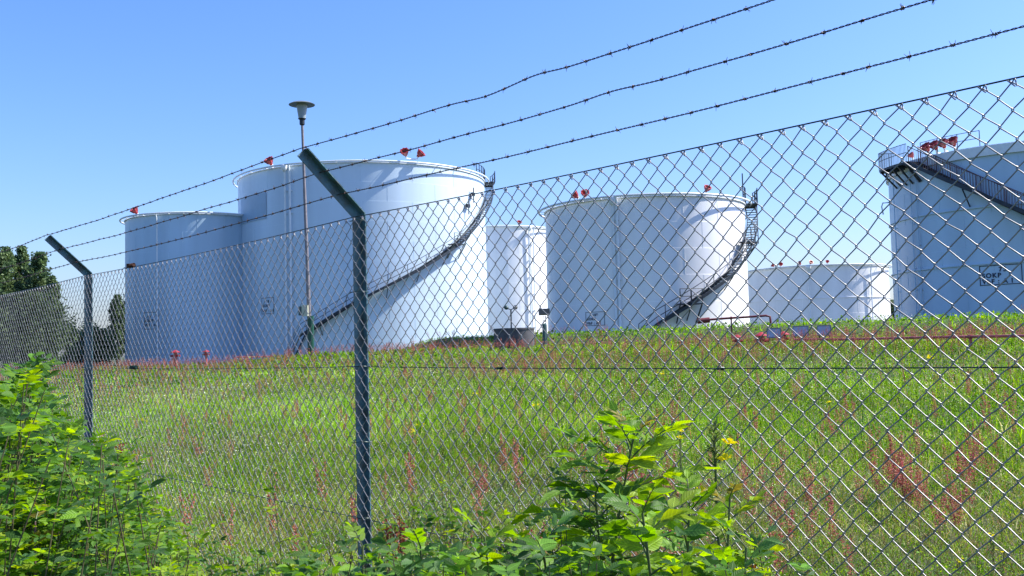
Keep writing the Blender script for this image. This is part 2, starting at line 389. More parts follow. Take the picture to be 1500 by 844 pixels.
# tank behind at far left
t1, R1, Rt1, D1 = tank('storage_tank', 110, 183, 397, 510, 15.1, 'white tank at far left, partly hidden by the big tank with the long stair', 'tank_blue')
foam_horn(t1, R1, phi_of(201, 320, t1, R1, D1), 15.15, .8, 1)
down_pipes(t1, R1, 15.1, (phi_of(232, 400, t1, R1, D1),), .06, False)
stencil(t1, R1, phi_of(221, 470, t1, R1, D1), z_of(221, 470, t1, R1, D1), [('67', -.45, .25), ('SOKP', -.75, -.1), ('VbF : A I', -.78, -.55)], .27, 1.75, 1.7)
# the big one
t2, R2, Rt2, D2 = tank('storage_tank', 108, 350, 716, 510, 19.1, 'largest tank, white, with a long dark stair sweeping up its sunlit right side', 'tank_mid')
H2 = 19.1
down_pipes(t2, R2, H2, (phi_of(421, 400, t2, R2, D2), phi_of(428, 400, t2, R2, D2)), .10)
foam_horn(t2, R2, phi_of(398, 240, t2, R2, D2), H2+.1, .9, 1)
foam_horn(t2, R2, phi_of(603, 228, t2, R2, D2), H2+.5, .85, 2, 1.2)
def lin(pts):
    ps = [p for p, z in pts]; zs = [z for p, z in pts]
    return lambda p: float(np.interp(p, ps, zs))
S2 = [(p, z_of(x, y, t2, R2, D2, .5)) for x, y, p in ((443, 510, -30), (455, 491, -25.5), (520, 444, -4.5), (600, 394, 22.5), (650, 358, 41), (700, 302, 66.5), (712, 270, 80), )]
S2[0] = (-31, .1); S2[-1] = (88, H2-.2)
zf2 = lin(S2)
st2 = staircase(t2, R2, (-31, 88), zf2, 0, platforms=(41,), baluster=2.0)
mb = MB()
for h in (.6, 1.2): mb.tube(arc(Rt2+.1, 62, 92, H2+h, H2+h, 24), .035, 5)
for p in np.linspace(62, 92, 9): mb.tube([pol(Rt2+.1, p, H2), pol(Rt2+.1, p, H2+1.25)], .045, 5)
for h in (.6, 1.2): mb.tube(arc(Rt2+1.2, 84, 98, H2+h, H2+h, 8), .035, 5)
for p in (84, 89, 94, 98): mb.tube([pol(Rt2+1.2, p, H2), pol(Rt2+1.2, p, H2+1.25)], .045, 5)
ribbon(mb, Rt2+.65, 1.1, 84, 98, H2, H2, 8, .1)
mb.build('top_railing', 'steel_dark', t2, smooth=False)
# small fittings beside the upper stair
mb = MB()
for x, y in ((690, 285), (683, 302)):
    p = phi_of(x, y, t2, R2, D2); z = z_of(x, y, t2, R2, D2)
    mb.box(pol(R2+.2, p, z), (.5, .3, .35), rz=R_(p)); mb.tube([pol(R2+.3, p, z-.9), pol(R2+.3, p, z+.7)], .06, 6)
mb.build('wall_fitting', 'steel_dark', t2)
# faded darker rectangle where an old sign was painted over
pa, pb = phi_of(353.2, 305, t2, R2, D2), phi_of(390, 305, t2, R2, D2); za, zb = z_of(375, 323, t2, R2, D2), z_of(375, 285, t2, R2, D2)
mb = MB(); n = 14; A1, A2 = arc(R2+.012, pa, pb, za, za, n), arc(R2+.012, pa, pb, zb, zb, n)
mb.add(np.concatenate([A1, A2]), [(k, k+1, n+k+1, n+k) for k in range(n-1)]); mb.build('painted_patch', 'tank_patch', t2)
stencil(t2, R2, phi_of(392, 448, t2, R2, D2), z_of(392, 448, t2, R2, D2), [('68', -.2, .3), ('SOKP', -.75, -.12), ('VbF : A I', -.8, -.62)], .28, 1.85, 1.6)
# tank half hidden between the two stair tanks
t3, R3, Rt3, D3 = tank('storage_tank', 135, 655, 812, 500, 16.67, 'narrow tank seen between the largest tank and the middle tank', 'tank_white', ring=True)
foam_horn(t3, R3, phi_of(760, 336, t3, R3, D3), 16.72, .6, 1)
down_pipes(t3, R3, 16.67, (phi_of(775, 400, t3, R3, D3), phi_of(781, 400, t3, R3, D3)), .09)
# middle tank
t4, R4, Rt4, D4 = tank('storage_tank', 80, 803, 1099, 490, 11.7, 'middle tank with its stair on the right, behind the grass bank', 'tank_white')
H4 = 11.7
down_pipes(t4, R4, H4, (phi_of(902, 400, t4, R4, D4), phi_of(907.5, 400, t4, R4, D4)), .10)
foam_horn(t4, R4, phi_of(852, 288, t4, R4, D4), H4+.1, .62, 2, .62)
foam_horn(t4, R4, phi_of(1034, 284, t4, R4, D4), H4+.1, .55, 1)
S4 = [(-2, .1)]+[(p, z_of(x, y, t4, R4, D4, .5)) for x, y, p in ((960, 476, 4.5), (1000, 447, 20.5), (1060, 398, 48), (1085, 355, 66))]+[(90, H4-.6), (95, H4)]
S4[0] = (-4, S4[1][1]-1.0)
zf4 = lin(S4); staircase(t4, R4, (-4, 95), zf4, 0, platforms=(20.5, 66), baluster=1.8)
mb = MB()
for h in (.6, 1.2):
    mb.tube(arc(Rt4+.1, 72, 96, H4+h, H4+h, 16), .03, 5); mb.tube(arc(Rt4+1.0, 84, 100, H4+h, H4+h, 8), .03, 5)
for p in np.linspace(72, 96, 6): mb.tube([pol(Rt4+.1, p, H4), pol(Rt4+.1, p, H4+1.25)], .04, 5)
for p in (84, 90, 95, 100): mb.tube([pol(Rt4+1, p, H4), pol(Rt4+1, p, H4+1.25)], .04, 5)
ribbon(mb, Rt4+.55, .95, 84, 100, H4, H4, 8, .1)
mb.tube([pol(Rt4+.1, 72, H4), pol(Rt4+.1, 72, H4+2.2)], .05, 5)
mb.build('top_railing', 'steel_dark', t4, smooth=False)
stencil(t4, R4, phi_of(871.5, 467, t4, R4, D4), z_of(871.5, 467, t4, R4, D4), [('109', -.2, .2), ('SOKP', -.7, -.1), ('VbF : A I', -.72, -.42)], .2, 1.65, 1.02)
# low far tank
t5, R5, Rt5, D5 = tank('storage_tank', 135, 1098, 1306, 480, 9.9, 'low wide tank in the gap left of the near right tank, red pourers on top', 'tank_white', bands=((5.9, .06),), ring=True)
foam_horn(t5, R5, phi_of(1139, 392, t5, R5, D5), 9.95, .5, 2, .9)
foam_horn(t5, R5, phi_of(1180, 390, t5, R5, D5), 9.95, .5, 2, 1.1)
foam_horn(t5, R5, phi_of(1212, 391, t5, R5, D5), 9.95, .42, 1)
down_pipes(t5, R5, 9.9, (phi_of(1186, 430, t5, R5, D5), phi_of(1275, 430, t5, R5, D5)), .07)
# near tank at right edge
D6 = 72
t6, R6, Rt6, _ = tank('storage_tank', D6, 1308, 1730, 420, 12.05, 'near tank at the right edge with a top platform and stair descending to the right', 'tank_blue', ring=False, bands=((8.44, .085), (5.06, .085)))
H6 = 12.05
ph = lambda x, y=300: phi_of(x, y, t6, R6, D6)
mb = MB(); mb.lathe([(Rt6+.02, H6-.62), (Rt6+.16, H6-.62), (Rt6+.16, H6-.05), (Rt6+.02, H6-.05)], 144); mb.build('top_girder', 'tank_trim', t6, ang=25)
p_s, p_e = ph(1352), 75
z_s = H6-.35; z1_ = z_of(1500, 312, t6, R6, D6, .5); ph15 = ph(1500)
sl6 = (z1_-z_s)/(ph15-p_s)
zf6 = lambda p: z_s+sl6*(p-p_s)
p_e = min(70, p_s+(1.2-z_s)/sl6)
staircase(t6, R6, (p_s, p_e), zf6, 0, fine=True, w=.8, gap=.15)
# platform at the head of the stair
mb = MB(); dp = math.degrees(1/R6)
ribbon(mb, R6+.55, 1.1, p_s-20, p_s, H6-.32, H6-.32, 9, .14)
pf = mb.build('top_platform', 'steel_dark', t6, smooth=False)
mb = MB()
for q_ in np.linspace(p_s-19, p_s-1, 5):
    mb.bar(pol(R6+.02, q_, H6-1.5), pol(R6+1.05, q_, H6-.4), .09); mb.bar(pol(R6+.7, q_, H6-.4), pol(R6+.7, q_, H6-.9), .07)
    mb.bar(pol(R6+.02, q_, H6-.45), pol(R6+1.08, q_, H6-.45), .1)
mb.build('brackets', 'steel_dark', pf, smooth=False)
mb = MB(); Rp = R6+1.1
for h in (.55, 1.1): mb.tube(arc(Rp, p_s-20, p_s, H6-.25+h, H6-.25+h, 10), .022, 5)
mb.tube([pol(R6+.05, p_s-20, H6+.85), pol(Rp, p_s-20, H6+.85)], .022, 5)
for q_ in np.linspace(p_s-20, p_s, 28): mb.tube([pol(Rp, q_, H6-.25), pol(Rp, q_, H6+.86)], .014, 4)
for rr in np.linspace(.1, 1.05, 7): mb.tube([pol(R6+rr, p_s-20, H6-.25), pol(R6+rr, p_s-20, H6+.86)], .014, 4)
mb.build('railing', 'steel_dark', pf, smooth=False)
mb = MB()
pr0, pr1 = ph(1352), ph(1440)
for h in (.5, .95): mb.tube(arc(Rt6, pr0, pr1, H6+h, H6+h, 12), .02, 5)
for q_ in np.linspace(pr0, pr1, 4): mb.tube([pol(Rt6, q_, H6), pol(Rt6, q_, H6+.97)], .025, 5)
mb.build('top_railing', 'steel_dark', t6, smooth=False)
for x in (1363, 1375, 1387, 1402): foam_horn(t6, R6-.1, ph(x), H6+.12, .62, 1)
foam_horn(t6, R6-.3, ph(1335), H6+.05, .4, 1)
for x in (1312, 1337, 1345):
    mb = MB(); mb.tube([pol(R6+.1, ph(x), H6-.6), pol(R6+.1, ph(x), .5)], .035, 6)
    for z in np.arange(1, 9.6, 1.4): mb.box(pol(R6+.05, ph(x), z), (.12, .12, .05), rz=R_(ph(x)))
    mb.build('cable_pipe', 'tank_blue', t6)
mb = MB(); q0 = -88
mb.tube([pol(R6, q0, H6-1.9), pol(R6+.42, q0, H6-1.9), pol(R6+.5, q0, H6-2.15), pol(R6+.42, q0, H6-2.7)], .05, 7)
mb.build('vent_pipe', 'tank_trim', t6)
xa, ya, xb, yb_ = 1434, 388, 1497, 417
pc = ph(1465.5, 402); zc = z_of(1465.5, 402.5, t6, R6, D6); zt = z_of(1434, 389.5, t6, R6, D6); zbm = z_of(1434, 418.5, t6, R6, D6)
wd = R6*R_(ph(1497)-ph(1434)); hh = zt-zbm
stencil(t6, R6, pc, zc, [('73', -.08, hh*.17), ('SOKP', -wd*.44, -hh*.12), ('VbF : A I', -wd*.44, -hh*.42)], hh*.235, wd, hh)
# ------------------------------------------------------------------ fence
FA = at_z(1400, 134, 1.6); FB = at_z(130, 405, 1.6)
fd = nrm((FB-FA)*[1, 1, 0]); fn = np.array([-fd[1], fd[0], 0])
if fn[1] > 0: fn = -fn                                   # towards the camera's side
def fp(t, z, o=0): return np.array([FA[0], FA[1], 0])+fd*t+fn*o+np.array([0, 0, z])
fence = empty('chain_link_fence', fp(3, GL), 'galvanised chain link fence with green angled posts and three barbed wires', 'fence')
f0 = np.array(fence.location)
class FMB(MB):
    def build(s, *a, **k):
        s.V = [v-f0 for v in s.V]; return MB.build(s, *a, **k)
def t_of(x, y=500):
    a = az(x, y); # ray/line intersection in plan
    dx, dy = math.sin(a), math.cos(a); A = np.array([[dx, -fd[0]], [dy, -fd[1]]]); return float(np.linalg.solve(A, FA[:2])[1])
tp1, tp2 = t_of(529, 420), t_of(130.5, 470); sp = tp2-tp1
TP = [tp1-sp, tp1, tp2, tp2+sp]
T0, T1 = TP[0]-.5, TP[3]+1.5
def top_z(t):  # tension wire sags a touch between posts
    u = ((t-TP[0]) % sp)/sp; return 1.6-.018*4*u*(1-u)
# mesh
wcol = .0415; lv = 58; cz = 2.385/lv
NK = int((T1-T0)/wcol)+2
kk, jj = np.meshgrid(np.arange(NK+1), np.arange(lv+1), indexing='ij')
tt = T0+kk*wcol; zz = GL+.012+jj*cz
u_ = ((tt-TP[0]) % sp)/sp
zz = zz-.018*4*u_*(1-u_)*(jj/lv)
tt = tt+.006*wob(tt, zz*2.2, 5, 21)+rng.normal(0, .0014, tt.shape); zz = zz+.004*wob(tt*1.3, zz*2, 4, 22)*(jj < lv)+rng.normal(0, .0012, tt.shape)*(jj < lv)
bulge = .018*wob(tt, zz, 1.1, 23)*np.sin(np.pi*np.clip((zz-GL)/2.4, 0, 1))
VV = []; TTt = []; vn = 0; rw = .0021; NS = 5
ang = np.arange(NS)*2*math.pi/NS
mesh_off = .045
for k in range(NK):
    P = []
    for j in range(lv+1):
        left = (j+k) % 2 == 0; kc = k if left else k+1; sgn = -1 if left else 1
        t, z, b = tt[kc, j], zz[kc, j], bulge[kc, j]
        if 0 < j:
            P.append((t-sgn*.004, z-.006, b-.0032 if left else b+.0032)) ; P.append((t+sgn*.0028, z-.0022, b))
        if j < lv: P.append((t+sgn*.0028, z+.0022, b)); P.append((t-sgn*.004, z+.006, b+.0032 if left else b-.0032))
    # knuckled tail over the top wire
    t, z, b = P[-1]; s2 = -1 if (k+lv) % 2 == 0 else 1
    P += [(t+s2*.004, z+.007, b), (t+s2*.008, z+.006, b+.005), (t-.013-.003*rng.random(), z-.012-.006*rng.random(), b+.008)]
    P = np.array(P); X = np.array([FA[0], FA[1], 0])+fd*P[:, :1]+fn*(P[:, 2:]+mesh_off)+np.array([0, 0, 1.])*P[:, 1:2]
    T = nrm(np.gradient(X, axis=0)); A = nrm(np.cross(T, fn)); B = np.cross(T, A); m = len(P)
    V = X[:, None]+rw*(A[:, None]*np.cos(ang)[None, :, None]+B[:, None]*np.sin(ang)[None, :, None])
    ii, q_ = np.meshgrid(np.arange(m-1), np.arange(NS), indexing='ij'); a = ii*NS+q_; b_ = ii*NS+(q_+1) % NS
    TTt.append(np.concatenate([np.stack([a, b_, b_+NS], -1).reshape(-1, 3), np.stack([a, b_+NS, a+NS], -1).reshape(-1, 3)])+vn)
    VV.append(V.reshape(-1, 3)); vn += m*NS
np_mesh('wire_mesh', np.concatenate(VV)-f0, np.concatenate(TTt), 'galv', fence, smooth=True)
# tension wires
def wire_obj(name, t0, t1, zf, off, r, matn, n=400):
    t = np.linspace(t0, t1, n); P = np.array([fp(a, zf(a), off+.002*math.sin(a*2.3)) for a in t]); b = FMB(); b.tube(P, r, 6); return b.build(name, matn, fence)
wire_obj('tension_wire', T0, T1, lambda t: top_z(t)+.003, mesh_off, .0026, 'wire')
mz = lambda t: .8-.012*4*(((t-TP[0]) % sp)/sp)*(1-((t-TP[0]) % sp)/sp)
wire_obj('tension_wire', T0, T1, mz, mesh_off-.006, .0022, 'wire')
wire_obj('tension_wire', T0, T1, lambda t: .0, mesh_off-.006, .0022, 'wire')
wire_obj('tension_wire', T0, T1, lambda t: GL+.03, mesh_off-.006, .0022, 'wire')
# wire strainers
def strainer(t, z, matn, s=1):
    b = FMB(); L = .035*s
    b.tube([fp(t-L, z, mesh_off+.006), fp(t+L, z, mesh_off+.006)], .006*s, 7)
    b.tube([fp(t, z-.008*s, mesh_off+.016), fp(t+.0001, z+.008*s, mesh_off+.016)], .012*s, 10)
    a = np.linspace(0, 12*math.pi, 60); b.tube([fp(t-L+.0004*k_*s, z+.009*s*math.sin(q), mesh_off+.006+.009*s*math.cos(q)) for k_, q in enumerate(a)], .0018, 4)
    b.tube([fp(t+L, z, mesh_off+.006), fp(t+L+.03*s, z-.002, mesh_off), fp(t+L+.06*s, z, mesh_off-.004)], .0025, 5)
    return b.build('wire_strainer', matn, fence)
strainer(t_of(745, 541), mz(t_of(745, 541)), 'wire', .6); strainer(t_of(1068, 541), mz(t_of(1068, 541)), 'wire', .5)
strainer(t_of(205, 545), .8, 'wire', 1.7); strainer(t_of(201, 396), 1.6, 'rust', 1.9); strainer(t_of(207, 690), .0, 'wire', 1.8)
# posts: angle iron, bent outwards at the top
RISE = .345
def lpost(tc):
    b = FMB(); w_, th_ = .058, .006
    # section corners (t, n) of an L; corner away from camera, one flange towards the camera, one along the fence to the right
    sec = [(0, 0), (-w_*.8, 0), (-w_*.8, th_), (-th_, th_), (-th_, w_), (0, w_)]
    rows = []
    # path: foot -> bend -> (arm separately)
    for z in (GL-.4, 1.60):
        rows.append([fp(tc+.02+a, z-(c_*.0), c_-.022) for a, c_ in sec])
    V = np.array(rows).reshape(-1, 3); n = 6
    F = [(q_, (q_+1) % n, n+(q_+1) % n, n+q_) for q_ in range(n)]+[(5, 4, 3, 2, 1, 0), (6, 7, 8, 9, 10, 11)]
    b.add(V, F); po = b.build('post', 'post', fence, smooth=False)
    b = FMB(); rows = []; bend = np.array([math.cos(R_(45)), math.sin(R_(45))])
    # mitred bend: section offsets c_ (towards camera) turn with the arm
    L = RISE*1.42
    for s_ in (0, 1):
        row = []
        for a, c_ in sec:
            if s_ == 0: o, z = c_-.022, 1.601+.0*c_-.41*(c_-w_)*0
            else:
                # along arm direction (out, up), offset perpendicular (out,-up)
                o = -.022+L*bend[0]+c_*bend[1]*1.0; z = 1.601+L*bend[1]-c_*bend[0]*1.0
            row.append(fp(tc+.02+a, z, o))
        rows.append(row)
    # intermediate mitre row
    row = [fp(tc+.02+a, 1.601+.03-.41*c_, -.022+c_+.004) for a, c_ in sec]
    V = np.array([rows[0], row, rows[1]]).reshape(-1, 3)
    F = [(i_*6+q_, i_*6+(q_+1) % 6, (i_+1)*6+(q_+1) % 6, (i_+1)*6+q_) for i_ in range(2) for q_ in range(6)]+[(5, 4, 3, 2, 1, 0), (12, 13, 14, 15, 16, 17)]
    b.add(V, F); ar = b.build('arm', 'post', po, smooth=False)
    b = FMB()
    for z in (1.585, mz(tc), 0, 1.2, .4, -.5):       # tie wires round the post
        th2 = np.linspace(0, 2*math.pi, 17)
        b.tube([fp(tc+.0+.05*math.cos(q), z+.003*math.sin(3*q), .012+.05*math.sin(q)) for q in th2], .0018, 5)
    b.build('tie_wire', 'wire', po)
    return po
for t in TP: lpost(t)
# barbed wire
def barbed(frac, seed, kinks):
    r = random.Random(seed); rr = np.random.default_rng(seed)
    off = -.022+RISE*frac+.035; zb = 1.60+RISE*frac+.0
    ts = np.arange(T0, T1, .006); u = ((ts-TP[0]) % sp)/sp
    z = zb-.022*4*u*(1-u)+.006*wob(ts, ts*0, 3.1, seed)
    for kt, kh, kw in kinks: z = z+kh*np.exp(-((ts-kt)/kw)**2)
    z = z-.028*frac**4*np.clip((TP[1]-ts)/sp, 0, 1)**.7
    o = off+.005*wob(ts, ts*0, 2.3, seed+9)
    Vs = []; Ts = []; vn = 0
    for ph_ in (0, math.pi):
        a = ts*2*math.pi/.042+ph_; P = np.array([FA[0], FA[1], 0])+fd*ts[:, None]+fn*(o+.0019*np.cos(a))[:, None]+np.array([0, 0, 1.])*(z+.0019*np.sin(a))[:, None]
        T = nrm(np.gradient(P, axis=0)); A = nrm(np.cross(T, [0, 0, 1.])); B = np.cross(T, A); n = 5; q = np.arange(n)*2*math.pi/n
        V = P[:, None]+.00155*(A[:, None]*np.cos(q)[None, :, None]+B[:, None]*np.sin(q)[None, :, None]); m = len(P)
        ii, qq = np.meshgrid(np.arange(m-1), np.arange(n), indexing='ij'); a_ = ii*n+qq; b_ = ii*n+(qq+1) % n
        Ts.append(np.concatenate([np.stack([a_, b_, b_+n], -1).reshape(-1, 3), np.stack([a_, b_+n, a_+n], -1).reshape(-1, 3)])+vn); Vs.append(V.reshape(-1, 3)); vn += m*n
    wo = np_mesh('barbed_wire', np.concatenate(Vs)-f0, np.concatenate(Ts), 'barb', fence, smooth=True)
    b = FMB(); t = T0+.05
    while t < T1-.05:
        zc = np.interp(t, ts, z); oc = np.interp(t, ts, o)
        a = np.linspace(0, 4*math.pi, 14)+r.uniform(0, 6)
        b.tube([fp(t-.006+.012*k/13, zc+.0046*math.sin(q), oc+.0046*math.cos(q)) for k, q in enumerate(a)], .0014, 4)
        for s_ in range(4):
            q = r.uniform(0, 6.28); L = r.uniform(.011, .017); dt = r.uniform(-.007, .007)
            b.tube([fp(t+dt, zc, oc), fp(t+dt*1.8, zc+L*math.sin(q), oc+L*math.cos(q))], [.0014, .0006], 4)
        t += r.gauss(.118, .014)
    b.build('barbs', 'barb', wo)['kind'] = 'stuff'
tk = t_of(885, 200)
barbed(1.0, 3, [(tk, .010, .12), (tk+.32, -.012, .15)]); barbed(.66, 5, [(t_of(930, 130)-.1, .01, .15)]); barbed(.34, 7, [])
# ------------------------------------------------------------------ street lamp
pt = at_d(441, 150, 72); pb_ = at_d(455, 520, 72); gz = float(ground_z(pb_[0], pb_[1]))
base = np.array([pb_[0], pb_[1], gz]); topv = np.array([at_d(442.5, 176, 72)[0], at_d(442.5, 176, 72)[1], at_d(442.5, 176, 72)[2]])-base
lamp = empty('street_lamp', base, 'slim leaning lamp post with a flat disc head in front of the largest tank', 'street lamp')
mb = MB(); mb.tube([topv*s for s in (0, .35, .36, .7, .71, 1)], [.16, .148, .132, .118, .104, .095], 10); mb.build('pole', 'pole', lamp)
mb = MB(); mb.lathe([(.17, 0), (.25, .06), (.38, .95), (.40, 1.09)], 24, c=topv, cap=True); hd = mb.build('lamp_bowl', 'opal', lamp)
mb = MB(); mb.lathe([(.0, 1.08), (.93, 1.10), (.95, 1.13), (.72, 1.26), (.32, 1.34), (0.001, 1.36)], 32, c=topv); mb.build('disc_shade', 'lamp', lamp)
mb = MB(); mb.lathe([(.13, -.38), (.19, -.32), (.19, .0), (.3, .1)], 16, c=topv, cap=True); mb.build('collar', 'flood', lamp)
mb = MB(); mb.tube([topv*0+np.array([.02, .0, -.1]), topv*((at_d(455, 463, 72)[2]-gz)/topv[2])+np.array([.1, 0, 0])], .235, 12); mb.build('green_sleeve', 'green', lamp)
zj = at_d(447, 467, 72)[2]; jx = at_d(446, 467, 72)[0]-base[0]
mb = MB(); mb.box((jx+.1, -.32, zj), (.43, .3, .8)); mb.build('junction_box', 'cream', lamp)
mb = MB(); mb.box((jx-.23, -.3, zj-.02), (.24, .28, .64)); mb.build('side_box', 'steelgreen', lamp)
# ------------------------------------------------------------------ concrete pit ring, twin lamp, floodlight
D = 56; c = at_d(753.5, 505, D); Rc = 29.5/FPX*D
pit = empty('concrete_pit', (c[0], c[1], float(ground_z(c[0], c[1]))), 'dark round concrete pit ring standing in the sorrel before the bank', 'pit')
zt = at_d(753, 481, D)[2]-float(ground_z(c[0], c[1]))
mb = MB(); mb.lathe([(Rc, -.1), (Rc, zt-.1), (Rc+.03, zt-.1), (Rc+.03, zt), (Rc-.12, zt), (Rc-.12, zt-.6)], 40); mb.build('ring_wall', 'concrete', pit, ang=30)
mb = MB(); mb.lathe([(Rc-.125, zt-.25), (.01, zt-.22)], 30); mb.build('cover', 'concrete', pit)
D = 59; c = at_d(749, 480, D); zt = at_d(749, 451, D)[2]
tw = empty('twin_lamp', (c[0], c[1], ground_z(c[0], c[1])), 'thin post with two round lamp heads above the concrete pit', 'lamp')
z0 = float(ground_z(c[0], c[1]))
mb = MB(); mb.tube([(0, 0, -.2), (0, 0, zt-z0-.1)], .045, 8); mb.tube([(-.25, 0, zt-z0), (0, 0, zt-z0-.12), (.25, 0, zt-z0)], .03, 6); mb.build('post', 'steel_dark', tw)
for s in (-1, 1):
    mb = MB(); mb.lathe([(.02, -.13), (.1, -.1), (.15, 0), (.1, .1), (.02, .13)], 14, c=(s*.27, -.02, zt-z0+.02), cap=True); mb.build('lamp_head', 'flood' if s > 0 else 'steelgreen', tw)
D = 53; c = at_d(798, 490, D); z0 = float(ground_z(c[0], c[1])); zt = at_d(798, 457, D)[2]-z0
fl = empty('floodlight', (c[0], c[1], z0), 'black rectangular floodlight on a short lattice stand left of the middle tank', 'floodlight')
mb = MB(); zb = at_d(798, 464, D)[2]-z0; zm = at_d(798, 474, D)[2]-z0
mb.lathe([(.16, -.2), (.14, zm-.05), (.07, zm)], 6, cap=True); mb.build('base_column', 'steelgreen', fl)
mb = MB()
for s in (-1, 1):
    mb.bar((s*.09, 0, zm-.1), (s*.06, 0, zb+.05), .035)
for k in range(3): mb.bar((-.09, 0, zm-.05+k*.09), (.08, 0, zm+.03+k*.09), .02)
mb.bar((-.02, 0, zb), (.25, 0, zb-.1), .02)
mb.build('lattice_neck', 'flood', fl)
mb = MB(); mb.box((.0, 0, zt), (.55, .28, .32), rz=.25, rx=-.15); hd = mb.build('lamp_housing', 'flood', fl, smooth=False)
mb = MB(); mb.box((-.04, -.147, zt-.02), (.46, .02, .24), rz=.25, rx=-.15); mb.build('front_glass', 'glass', hd, smooth=False)
# ------------------------------------------------------------------ red pipes, hydrants and small signs
def pipe(name, pts, r, m, label, cat='pipe', supports=True, ends=()):
    P = np.array(pts); root = empty(name, P[0]*[1, 1, 0]+[0, 0, float(ground_z(P[0][0], P[0][1]))], label, cat); L = np.array(root.location)
    mb = MB(); mb.tube(P-L, r, 10); mb.build('pipe_run', m, root)
    tot = np.linalg.norm(P[-1]-P[0])
    for s in np.arange(.25, .9, max(.08, 5/tot)):
        k = s*(len(P)-1); a = P[int(k)]*(1-k % 1)+P[min(int(k)+1, len(P)-1)]*(k % 1)
        gz_ = float(ground_z(a[0], a[1]))
        mb = MB(); mb.bar(a-L-[0, 0, r], np.array([a[0]-L[0], a[1]-L[1], gz_-L[2]-.1]), .06); mb.build('pipe_support', m, root, smooth=False)
        mb = MB(); d_ = nrm(P[-1]-P[0]); mb.tube([a-L-d_*.05, a-L+d_*.05], r*1.5, 10); mb.build('flange', m, root)
    return root, L
D = 47
pA = [at_d(x, y, 50) for x, y in ((1032, 469), (1063, 466.5), (1095, 464.5), (1122, 462.5), (1128, 464), (1129, 474))]
rp, L = pipe('hydrant_pipe', pA, .055, 'darkred', 'dark red pipe on two legs along the crest of the grass bank', 'pipe')
mb = MB(); a = pA[0]-L; mb.tube([a-[.35, 0, .05], a+[.25, 0, 0]], .14, 10); mb.build('valve_body', 'darkred', rp)
def lowline(x0, x1, D0, D1, h, n=12):
    out = []
    for k in range(n):
        s = k/(n-1); x = x0+(x1-x0)*s; a = az(x, 500); d = D0+(D1-D0)*s; X, Y = d*math.sin(a), d*math.cos(a)
        out.append(np.array([X, Y, float(ground_z(X, Y))+h]))
    return out
pB = [at_d(x, y, d) for x, y, d in ((1163, 497.5, 37), (1250, 497, 34.5), (1350, 494.5, 32), (1500, 492, 29), (1640, 489, 27))]
pipe('fire_main', pB, .042, 'pinkred', 'long faded red pipe running low above the grass before the bank', 'pipe')
pC = lowline(345, 522, 90, 88, .6)
pipe('fire_main', pC, .06, 'pinkred', 'faded red pipe along the foot of the largest tank', 'pipe')
def hydrant(x, y, D, s, label):
    a = at_d(x, y, D); z = float(ground_z(a[0], a[1])); ht = a[2]-z
    root = empty('hydrant', (a[0], a[1], z), label, 'hydrant', 0, 'red hydrants in front of the tanks')
    mb = MB(); mb.lathe([(.10*s, -.1), (.10*s, ht-.12*s), (.17*s, ht-.12*s), (.17*s, ht-.06*s), (.11*s, ht-.04*s), (.12*s, ht+.08*s)], 14, cap=True); mb.build('body', 'pinkred', root)
    mb = MB(); mb.lathe([(.30*s, ht-.0), (.34*s, ht+.03*s), (.30*s, ht+.06*s), (.18*s, ht+.12*s), (.06*s, ht+.2*s)], 14, cap=True); mb.build('handwheel', 'red', root)
    mb = MB(); mb.tube([(-.32*s, -.02, ht-.2*s), (.32*s, -.02, ht-.2*s)], .07*s, 8); mb.build('outlet', 'red', root)
    return root
hydrant(1080, 495, 38, .6, 'leftmost red hydrant below the grass bank right of centre')
hydrant(1115, 493, 38, .8, 'red hydrant just left of the leftmost lilac notice board')
hydrant(1148, 491, 39, .7, 'red hydrant between the leftmost and middle lilac notice boards')
hydrant(257, 517, 70, 1.0, 'red hydrant before the far left tank, left one of two')
hydrant(302, 516, 70, .8, 'red hydrant before the far left tank, right one of two')
for (x, y, w_, lab) in ((1133.5, 488, 19.5, 'leftmost of three small lilac notice boards by the red pipe'), (1172.5, 485, 21.5, 'middle of three small lilac notice boards by the red pipe'), (1207, 484, 19, 'rightmost of three small lilac notice boards by the red pipe')):
    D = 37.5; a = at_d(x, y, D); z = float(ground_z(a[0], a[1])); W_ = w_/FPX*D; zc = a[2]-z
    root = empty('notice_board', (a[0], a[1], z), lab, 'notice board', -az(x, y), 'three lilac notice boards')
    mb = MB(); mb.box((0, 0, zc), (W_-.04, .02, .30)); mb.build('panel', 'signblue', root, smooth=False)
    mb = MB()
    for q_ in ((0, .17), (0, -.17)): mb.box((0, -.003, zc+q_[1]), (W_, .035, .035))
    for s in (-1, 1): mb.box((s*(W_/2-.012), -.003, zc), (.025, .035, .30))
    mb.build('frame', 'signframe', root, smooth=False)
    for s in (-1, 1):
        mb = MB(); mb.bar((s*W_*.35, .04, -.1), (s*W_*.35, .04, zc+.1), .03); mb.build('leg', 'steel_dark', root, smooth=False)
